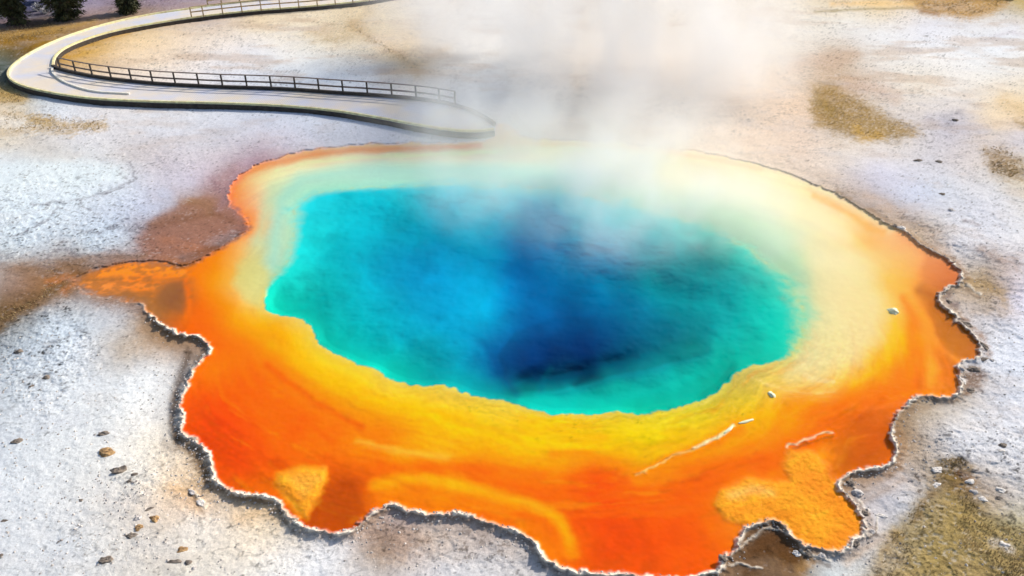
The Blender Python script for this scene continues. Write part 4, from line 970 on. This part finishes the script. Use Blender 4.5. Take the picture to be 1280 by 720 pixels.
ROCKS = [
(130,544,15,6,'dark','flat dark rock topmost in the line of rocks at the lower left',GL,.2),
(136,567,24,13,'ochre','large ochre rock, the biggest one at the lower left',GL,.1),
(150,590,22,11,'dark','dark brown rock just below the big ochre rock',GL,.3),
(169,595,10,4,'dark','little dark rock right of the dark brown one below the ochre rock',GL,.1),
(162,604,8,5,'dark','tiny dark rock below and right of the dark brown rock',GL,.5),
(186,639,14,4,'dark','thin flat dark rock at the top of the curved cluster at the lower left',GL,.6),
(173,650,13,6,'grey','grey rock at the left bend of the curved cluster at the lower left',GL,.9),
(194,651,15,8,'ochre','brown rock on the right side of the curved cluster',GL,-.5),
(175,662,13,7,'ochre','brown rock just above the blackest rock of the curved cluster',GL,.2),
(164,671,18,7,'dark','blackest rock, lowest of the curved cluster at the lower left',GL,.1),
(133,702,20,10,'dark','dark rock by itself near the bottom edge at the lower left',GL,.3),
(228,689,14,7,'ochre','ochre rock topmost of the group of four near the bottom edge',GL,.3),
(218,704,18,5,'dark','long black rock at the left of the group of four near the bottom edge',GL,0),
(236,705,11,7,'dark','round dark rock touching the long black one near the bottom edge',GL,.2),
(243,712,8,5,'grey','small grey rock, lowest of the group of four near the bottom edge',GL,.2),
(101,627,6,5,'dark','single small dark stone on open white crust left of the rock line',GL,.2),
(240,615,10,5,'grey','pale stone at the upper end of the short slanting ridge below the brown shore',GL,-.8),
(250,627,14,6,'white','long pale stone at the lower end of the short slanting ridge below the brown shore',GL,-.9),
(21,554,15,7,'dark','dark stone at the left edge, level with the orange corner of the shore',GF,.3),
(6,653,9,3,'dark','flat dark stone touching the left edge, upper of two near the bottom',GF,.1),
(3,697,9,4,'dark','flat dark stone touching the left edge, lower of two near the bottom',GF,.1),
(24,441,12,6,'dark','dark stone on broken crust, upper left of the white flat',GF,.2),
(57,474,13,7,'dark','dark stone on the white crust, highest of a close pair',GF,.5),
(40,485,9,6,'dark','dark stone on the white crust, lower of a close pair',GF,.5),
(1172,587,15,8,'white','bright white rock left of the brown grass patch, upper of two',GR,.2),
(1171,606,16,7,'white','bright white rock left of the brown grass patch, lower of two',GR,.5),
(1211,604,12,6,'white','white rock at the lower right corner of the brown grass patch',GR,.1),
(1217,617,10,7,'grey','pale grey rock in the slanting row right of the grass, the middle one',GR,.3),
(1227,626,13,7,'white','white rock at the lower end of the slanting row right of the grass',GR,-.3),
(1250,615,12,7,'white','white rock with a black hollow beside it, far right',GR,-.2),
(1248,624,10,5,'dark','black stone directly below the far right white rock',GR,.0),
(1252,559,11,6,'dark','dark stone on grey crust at the right, above the grass',GR,.2),
(1251,567,10,5,'white','white stone under the dark one on grey crust at the right',GR,.1),
(1254,681,16,7,'white','flat white rock in the dry grass near the lower right corner',GR,-.6),
(1103,643,15,5,'white','thin white rock on the blue grey tongue below the shore',GR,-.3),
(1080,642,12,9,'dark','dark craggy rock on the right rim of the pale orange lobe, top',GB,.3),
(1072,616,13,9,'grey','grey craggy rock in the notch above the pale orange lobe',GB,.6),
(1063,603,12,9,'dark','dark craggy rock at the inner corner of the notch',GB,.2),
(1068,681,14,9,'dark','dark craggy rock at the lower tip of the pale orange lobe',GB,.6),
(1090,664,10,6,'grey','grey stone just outside the tip of the pale orange lobe',GB,.6),
(1012,692,14,8,'dark','dark stone on the bottom shore right of the brown hump',GB,.2),
(1027,694,12,7,'grey','grey stone on the bottom shore right of the brown hump',GB,.4),
(996,690,12,6,'white','white stone on the right flank of the brown hump at the bottom',GB,-.6),
(903,702,12,9,'dark','dark stone at the left foot of the brown hump at the bottom',GB,.6),
(1127,286,12,7,'white','white stone at the cream corner of the far right shore',GS,-.3),
(1118,284,7,5,'dark','small dark stone left of the white one at the far right shore',GS,.1),
(1208,405,11,10,'dark','dark stone on the right shore, above the rusty bay',GS,.5),
(1229,432,10,12,'dark','tall dark stone at the outermost point of the rusty bay',GS,.2),
(1228,448,11,6,'dark','dark stone at the lower corner of the rusty bay',GS,.1),
(1241,449,7,5,'grey','small grey stone right of the lower corner of the rusty bay',GS,.1),
(1216,460,18,10,'dark','wide brown rock on the right shore under the rusty bay',GS,.1),
(1202,464,8,6,'grey','grey stone left of the wide brown rock on the right shore',GS,.1),
(1213,486,16,7,'dark','dark rock lowest in the jumble on the right shore',GS,.2),
(1202,476,8,14,'white','upright white crust block on the edge of the right shore',GS,.0),
(1186,376,9,6,'dark','dark stone in the hook of the right shore',GS,.6),
(1147,201,13,5,'dark','long dark stone, left of a pair at the upper right',GU,.1),
(1174,203,9,5,'dark','dark stone, right of a pair at the upper right',GU,.1),
(1177,244,8,5,'dark','small dark stone on bluish crust right of the pool',GU,.1),
(1189,264,10,6,'grey','grey stone lowest of those on bluish crust right of the pool',GU,.1),
(1193,152,9,6,'dark','dark stone farthest off, level with the ochre patch',GU,.1),
]
for k, (u, v, w_, h_, kd, lb, gp, rt) in enumerate(ROCKS):
    rock(u, v, w_, h_, kd, lb, k + 1, gp, rt)
rock(1117,389,15,10,'cream','cream lump standing in the shallow yellow water near the right shore',101,GM,.2, zt=-.02)
rock(965,493,8,10,'cream','small white lump where yellow meets orange below the turquoise bay',102,GM,.3, zt=-.02)
rock(933,526,24,3,'cream','slim white bar beyond the end of the pale ledge in the front mat',103,GM,.4, zt=-.02)
rock(911,537,20,3,'cream','slim white bar at the upper end of the pale ledge in the front mat',104,GM,.75, zt=-.01)

# ------------------------------------------------------------------ uncountable small things
def inside(u, v, poly):
    c = False; n = len(poly)
    for i in range(n):
        a, b = poly[i], poly[(i + 1) % n]
        if (a[1] > v) != (b[1] > v) and u < (b[0] - a[0]) * (v - a[1]) / (b[1] - a[1]) + a[0]: c = not c
    return c
SH2 = [(p[0], p[1]) for p in SHORE]
rnd = random.Random(99)
bv, bf = [], []
def stone(c, r):
    k = len(bv); q = [Vector((rnd.uniform(.6, 1.2), 0, 0)), Vector((0, rnd.uniform(.6, 1.2), 0)), Vector((-rnd.uniform(.6, 1.2), 0, 0)), Vector((0, -rnd.uniform(.6, 1.2), 0))]
    a = rnd.uniform(0, 6.28); R = Matrix.Rotation(a, 3, 'Z')
    for p in q: bv.append(c + (R @ p) * r)
    tt = c + Vector((rnd.uniform(-.3, .3) * r, rnd.uniform(-.3, .3) * r, r * rnd.uniform(.5, .9)))
    t2 = tt + Vector((r * .3, r * .2, -r * .1)); bv.append(tt); bv.append(t2)
    bf.extend([(k, k + 1, k + 5), (k, k + 5, k + 4), (k + 1, k + 2, k + 4), (k + 1, k + 4, k + 5), (k + 2, k + 3, k + 4), (k + 3, k, k + 4)])
cnt = 0
while cnt < 3800:
    u = rnd.uniform(-60, 1340); v = rnd.triangular(60, 740, 640)
    if inside(u, v, SH2): continue
    if (u < 320 and 235 < v < 415) or (900 < u < 1010 and v > 640) or (u > 1090 and v > 570 and rnd.random() < .6): continue
    if rnd.random() > .35 and fbm(np.array([u * .012]), np.array([v * .018]), 3, 7)[0] < .0: continue
    g = W(u, v); g.z = ground_z(g.x, g.y) - .005; stone(g, rnd.choice((.02, .025, .03, .045, .06))); cnt += 1
for (p, q) in zip(SHORE, SHORE[1:]):
    if p[2] < .5: continue
    n_ = int(math.hypot(q[0] - p[0], q[1] - p[1]) / 2.2)
    for k in range(n_):
        t = rnd.random(); g = W(p[0] + (q[0] - p[0]) * t, p[1] + (q[1] - p[1]) * t)
        d = (W(q[0], q[1]) - W(p[0], p[1])); nn = Vector((d.y, -d.x, 0)).normalized()
        # shore runs with the pool on its left, so this side is outside
        g = g + nn * abs(rnd.gauss(0, .22)) * (-1 if False else 1)
        g.z = ground_z(g.x, g.y) - .005; stone(g, rnd.uniform(.02, .06))
gv = mesh_obj('gravel', bv, bf, mat_simple('sinter_gravel', alb((188,180,176)), .9, .5, 1.1, .1, col2=alb((232,226,222))))
tag(gv, 'loose pale and grey sinter crumbs strewn over the white crust and along the shore', 'gravel', kind='stuff')

gvv, gff = [], []
def tuft(c, s):
    for k in range(7):
        a = rnd.uniform(0, 6.28); d = Vector((math.cos(a), math.sin(a), rnd.uniform(.8, 2.2))).normalized()
        q = Vector((-math.sin(a), math.cos(a), 0)) * s * .10; e = c + d * s * rnd.uniform(.7, 1.2)
        i = len(gvv); gvv.extend([c - q, c + q, e]); gff.append((i, i + 1, i + 2))
def sdist(u, v, poly):
    d = 1e9
    for i in range(len(poly)):
        a, b = poly[i], poly[(i + 1) % len(poly)]; dx, dy = b[0] - a[0], b[1] - a[1]
        t = max(0, min(1, ((u - a[0]) * dx + (v - a[1]) * dy) / (dx * dx + dy * dy))); d = min(d, math.hypot(u - a[0] - t * dx, v - a[1] - t * dy))
    return max(0, 5 - d)
GRASS = [([(1016,105),(1062,118),(1108,143),(1152,166),(1118,178),(1050,172),(1012,140)], 800, .09), ([(1226,186),(1252,183),(1282,205),(1288,228),(1240,218)], 600, .09),
 ([(1120,-10),(1250,-12),(1262,6),(1212,24),(1158,16)], 1500, .12), ([(1098,692),(1112,668),(1160,618),(1205,612),(1240,650),(1300,670),(1300,740),(1080,740)], 5200, .055),
 ([(1170,576),(1200,572),(1218,584),(1216,604),(1180,608)], 1100, .06), ([(0,138),(130,150),(128,166),(0,168)], 900, .09), ([(-60,42),(110,24),(60,50),(-60,60)], 1200, .12),
 ([(72,70),(90,58),(160,38),(130,52),(90,66)], 300, .15), ([(440,28),(525,84),(500,76),(450,50)], 220, .14), ([(0,114),(34,116),(30,128),(0,130)], 200, .15), ([(60,330),(90,340),(84,362),(0,410),(0,385),(50,370)], 250, .08)]
for poly, n_, s_ in GRASS:
    k = 0; us_ = [p[0] for p in poly]; vs_ = [p[1] for p in poly]
    while k < n_:
        u = rnd.uniform(min(us_), max(us_)); v = rnd.uniform(min(vs_), max(vs_))
        if not inside(u, v, poly): continue
        g = W(u, v)
        if float(fbm(np.array([g.x * .9]), np.array([g.y * .9]), 4, 201)[0]) + rnd.uniform(-.25, .25) < -.05 or rnd.random() < .15 * sdist(u, v, poly): k += .34; continue
        g.z = ground_z(g.x, g.y) - .01; tuft(g, s_ * rnd.uniform(.6, 1.3)); k += 1
gr = mesh_obj('dry_grass', gvv, gff, mat_simple('dry_grass_blades', alb((158,130,74)), .85, .45, .8, .0, col2=alb((212,188,138))))
tag(gr, 'short dry ochre grass in ragged patches on the crust', 'grass', kind='stuff')

# ------------------------------------------------------------------ steam
PUFFS = [  # centre, radii, strength
 (AT(775, 262, 38.5), (5.0, 4.0, 1.5), .9),
 (AT(765, 285, 36.8), (2.6, 2.4, 1.3), 1.5),
 (AT(760, 235, 40.5), (2.8, 2.4, 2.2), 1.5),
 (AT(598, 250, 39.5), (2.2, 2.2, 1.3), 1.1),
 (AT(880, 250, 39.6), (4.8, 3.0, 1.5), 1.35),
 (AT(965, 300, 36.0), (3.4, 3.2, 1.0), .9),
 (AT(830, 222, 42.5), (5.5, 3.0, 1.5), .9),
 (AT(800, 180, 47.0), (6.0, 4.0, 2.8), 1.15),
 (AT(815, 95, 61.0), (8.0, 4.0, 5.0), 1.7),
 (AT(805, -5, 66.0), (11.5, 4.6, 8.0), 1.35),
 (AT(610, 40, 72.0), (8.6, 4.2, 8.0), 1.35),
 (AT(905, 110, 60.0), (5.8, 4.0, 4.6), .5),
 (AT(640, 205, 43.5), (5.5, 3.5, 1.4), .38),
 (AT(560, 205, 42.5), (5.0, 3.0, 1.0), .4),
 (AT(690, 160, 53.0), (10.0, 4.0, 3.0), .42),
 (AT(470, 196, 47.0), (8.0, 3.2, 1.1), .34),
 (AT(690, 205, 44.0), (6.0, 3.2, 1.2), .4),
 (AT(606, 143, 52.5), (4.2, 3.2, 2.3), 2.6),
 (AT(800, 148, 52.5), (5.2, 3.0, 2.2), .9),
 (AT(850, 185, 48.5), (4.4, 3.0, 1.4), .7),
 (AT(700, 110, 64.0), (6.5, 3.0, 4.0), .6),
 (AT(1010, 300, 36.0), (5.0, 4.0, .8), .3),
]
m, nt = new_mat('steam'); L = nt.links.new
out = N(nt, 'ShaderNodeOutputMaterial'); pv = N(nt, 'ShaderNodeVolumePrincipled')
pv.inputs['Color'].default_value = (1, 1, 1, 1); pv.inputs['Anisotropy'].default_value = .0
tc = N(nt, 'ShaderNodeTexCoord')
nz = N(nt, 'ShaderNodeTexNoise'); nz.inputs['Scale'].default_value = .26; nz.inputs['Detail'].default_value = 2; nz.inputs['Roughness'].default_value = .58
mp = N(nt, 'ShaderNodeMapping'); mp.inputs['Scale'].default_value = (1.15, 1, .62); L(tc.outputs['Object'], mp.inputs['Vector']); L(mp.outputs[0], nz.inputs['Vector'])
acc = None
for c, r, st in PUFFS:
    sub = N(nt, 'ShaderNodeVectorMath', operation='SUBTRACT'); sub.inputs[1].default_value = c; L(tc.outputs['Object'], sub.inputs[0])
    dv = N(nt, 'ShaderNodeVectorMath', operation='DIVIDE'); dv.inputs[1].default_value = r; L(sub.outputs[0], dv.inputs[0])
    ln = N(nt, 'ShaderNodeVectorMath', operation='DOT_PRODUCT'); L(dv.outputs[0], ln.inputs[0]); L(dv.outputs[0], ln.inputs[1])
    e = N(nt, 'ShaderNodeMath', operation='MULTIPLY'); e.inputs[1].default_value = -1.1; L(ln.outputs['Value'], e.inputs[0])
    ex = N(nt, 'ShaderNodeMath', operation='EXPONENT'); L(e.outputs[0], ex.inputs[0])
    ms = N(nt, 'ShaderNodeMath', operation='MULTIPLY'); ms.inputs[1].default_value = st; L(ex.outputs[0], ms.inputs[0])
    if acc is None: acc = ms.outputs[0]
    else:
        ad = N(nt, 'ShaderNodeMath', operation='ADD'); L(acc, ad.inputs[0]); L(ms.outputs[0], ad.inputs[1]); acc = ad.outputs[0]
def mth2(op, a, b=None, clamp=False):
    n_ = N(nt, 'ShaderNodeMath', operation=op); n_.use_clamp = clamp
    for k, q in enumerate((a, b)):
        if q is None: continue
        if isinstance(q, (int, float)): n_.inputs[k].default_value = q
        else: L(q, n_.inputs[k])
    return n_.outputs[0]
nn_ = mth2('MULTIPLY', mth2('SUBTRACT', nz.outputs['Fac'], .38), 4.2)
nn_ = mth2('ADD', mth2('MAXIMUM', nn_, 0.0), .22)
dens = mth2('MULTIPLY', mth2('MULTIPLY', mth2('MAXIMUM', mth2('SUBTRACT', acc, .035), 0.0), nn_), .185)
L(dens, pv.inputs['Density']); L(pv.outputs[0], out.inputs['Volume'])
x0, x1, y0, y1, z0_, z1_ = -17.0, 23.0, 31.0, 80.0, .08, 18.5
bv_ = [(x, y, zz) for zz in (z0_, z1_) for y in (y0, y1) for x in (x0, x1)]
bf_ = [(0, 2, 3, 1), (4, 5, 7, 6), (0, 1, 5, 4), (2, 6, 7, 3), (0, 4, 6, 2), (1, 3, 7, 5)]
so = mesh_obj('steam', bv_, bf_, m)
tag(so, 'white steam rising off the blue water and drifting up behind the pool', 'steam', kind='stuff')
m.cycles.volume_sampling = 'MULTIPLE_IMPORTANCE'
m.volume_intersection_method = 'FAST' if hasattr(m, 'volume_intersection_method') else 'FAST'

# ------------------------------------------------------------------ light, sky, camera
SUN_AZ = math.radians(53)        # from +Y towards +X
SUN_EL = math.radians(32)
sd = Vector((math.sin(SUN_AZ) * math.cos(SUN_EL), math.cos(SUN_AZ) * math.cos(SUN_EL), math.sin(SUN_EL)))
sl = bpy.data.lights.new('sun', 'SUN'); sl.energy = 4.6; sl.angle = math.radians(.6); sl.color = (1.0, .93, .82)
slo = bpy.data.objects.new('sun', sl); COL.objects.link(slo); slo.rotation_euler = (-sd).to_track_quat('-Z', 'Y').to_euler(); slo.location = sd * 60
w = bpy.data.worlds.new('World'); SC.world = w; w.use_nodes = True
nt = w.node_tree; nt.nodes.clear()
wo_ = nt.nodes.new('ShaderNodeOutputWorld'); bg = nt.nodes.new('ShaderNodeBackground'); sk = nt.nodes.new('ShaderNodeTexSky')
sk.sky_type = 'NISHITA'; sk.sun_disc = False; sk.sun_elevation = SUN_EL; sk.sun_rotation = SUN_AZ; sk.air_density = 1.0; sk.dust_density = 2.0
bg.inputs['Strength'].default_value = .15
nt.links.new(sk.outputs[0], bg.inputs['Color']); nt.links.new(bg.outputs[0], wo_.inputs['Surface'])

cam = bpy.data.cameras.new('camera'); co_ = bpy.data.objects.new('camera', cam); COL.objects.link(co_)
cam.sensor_width = 36; cam.lens = F / 1280 * 36; cam.clip_end = 12000; cam.clip_start = .1
co_.location = (0, 0, H); co_.rotation_euler = (math.pi / 2 - P, 0, 0)
SC.camera = co_

SC.view_settings.view_transform = 'Standard'; SC.view_settings.look = 'None'; SC.view_settings.gamma = 1; SC.view_settings.exposure = -0.04
SC.render.engine = 'CYCLES'
cy = SC.cycles
cy.use_denoising = True; cy.max_bounces = 6; cy.volume_bounces = 6; cy.transparent_max_bounces = 12; cy.diffuse_bounces = 2
cy.volume_step_rate = 2.0; cy.volume_max_steps = 256; cy.use_adaptive_sampling = True; cy.adaptive_threshold = .035
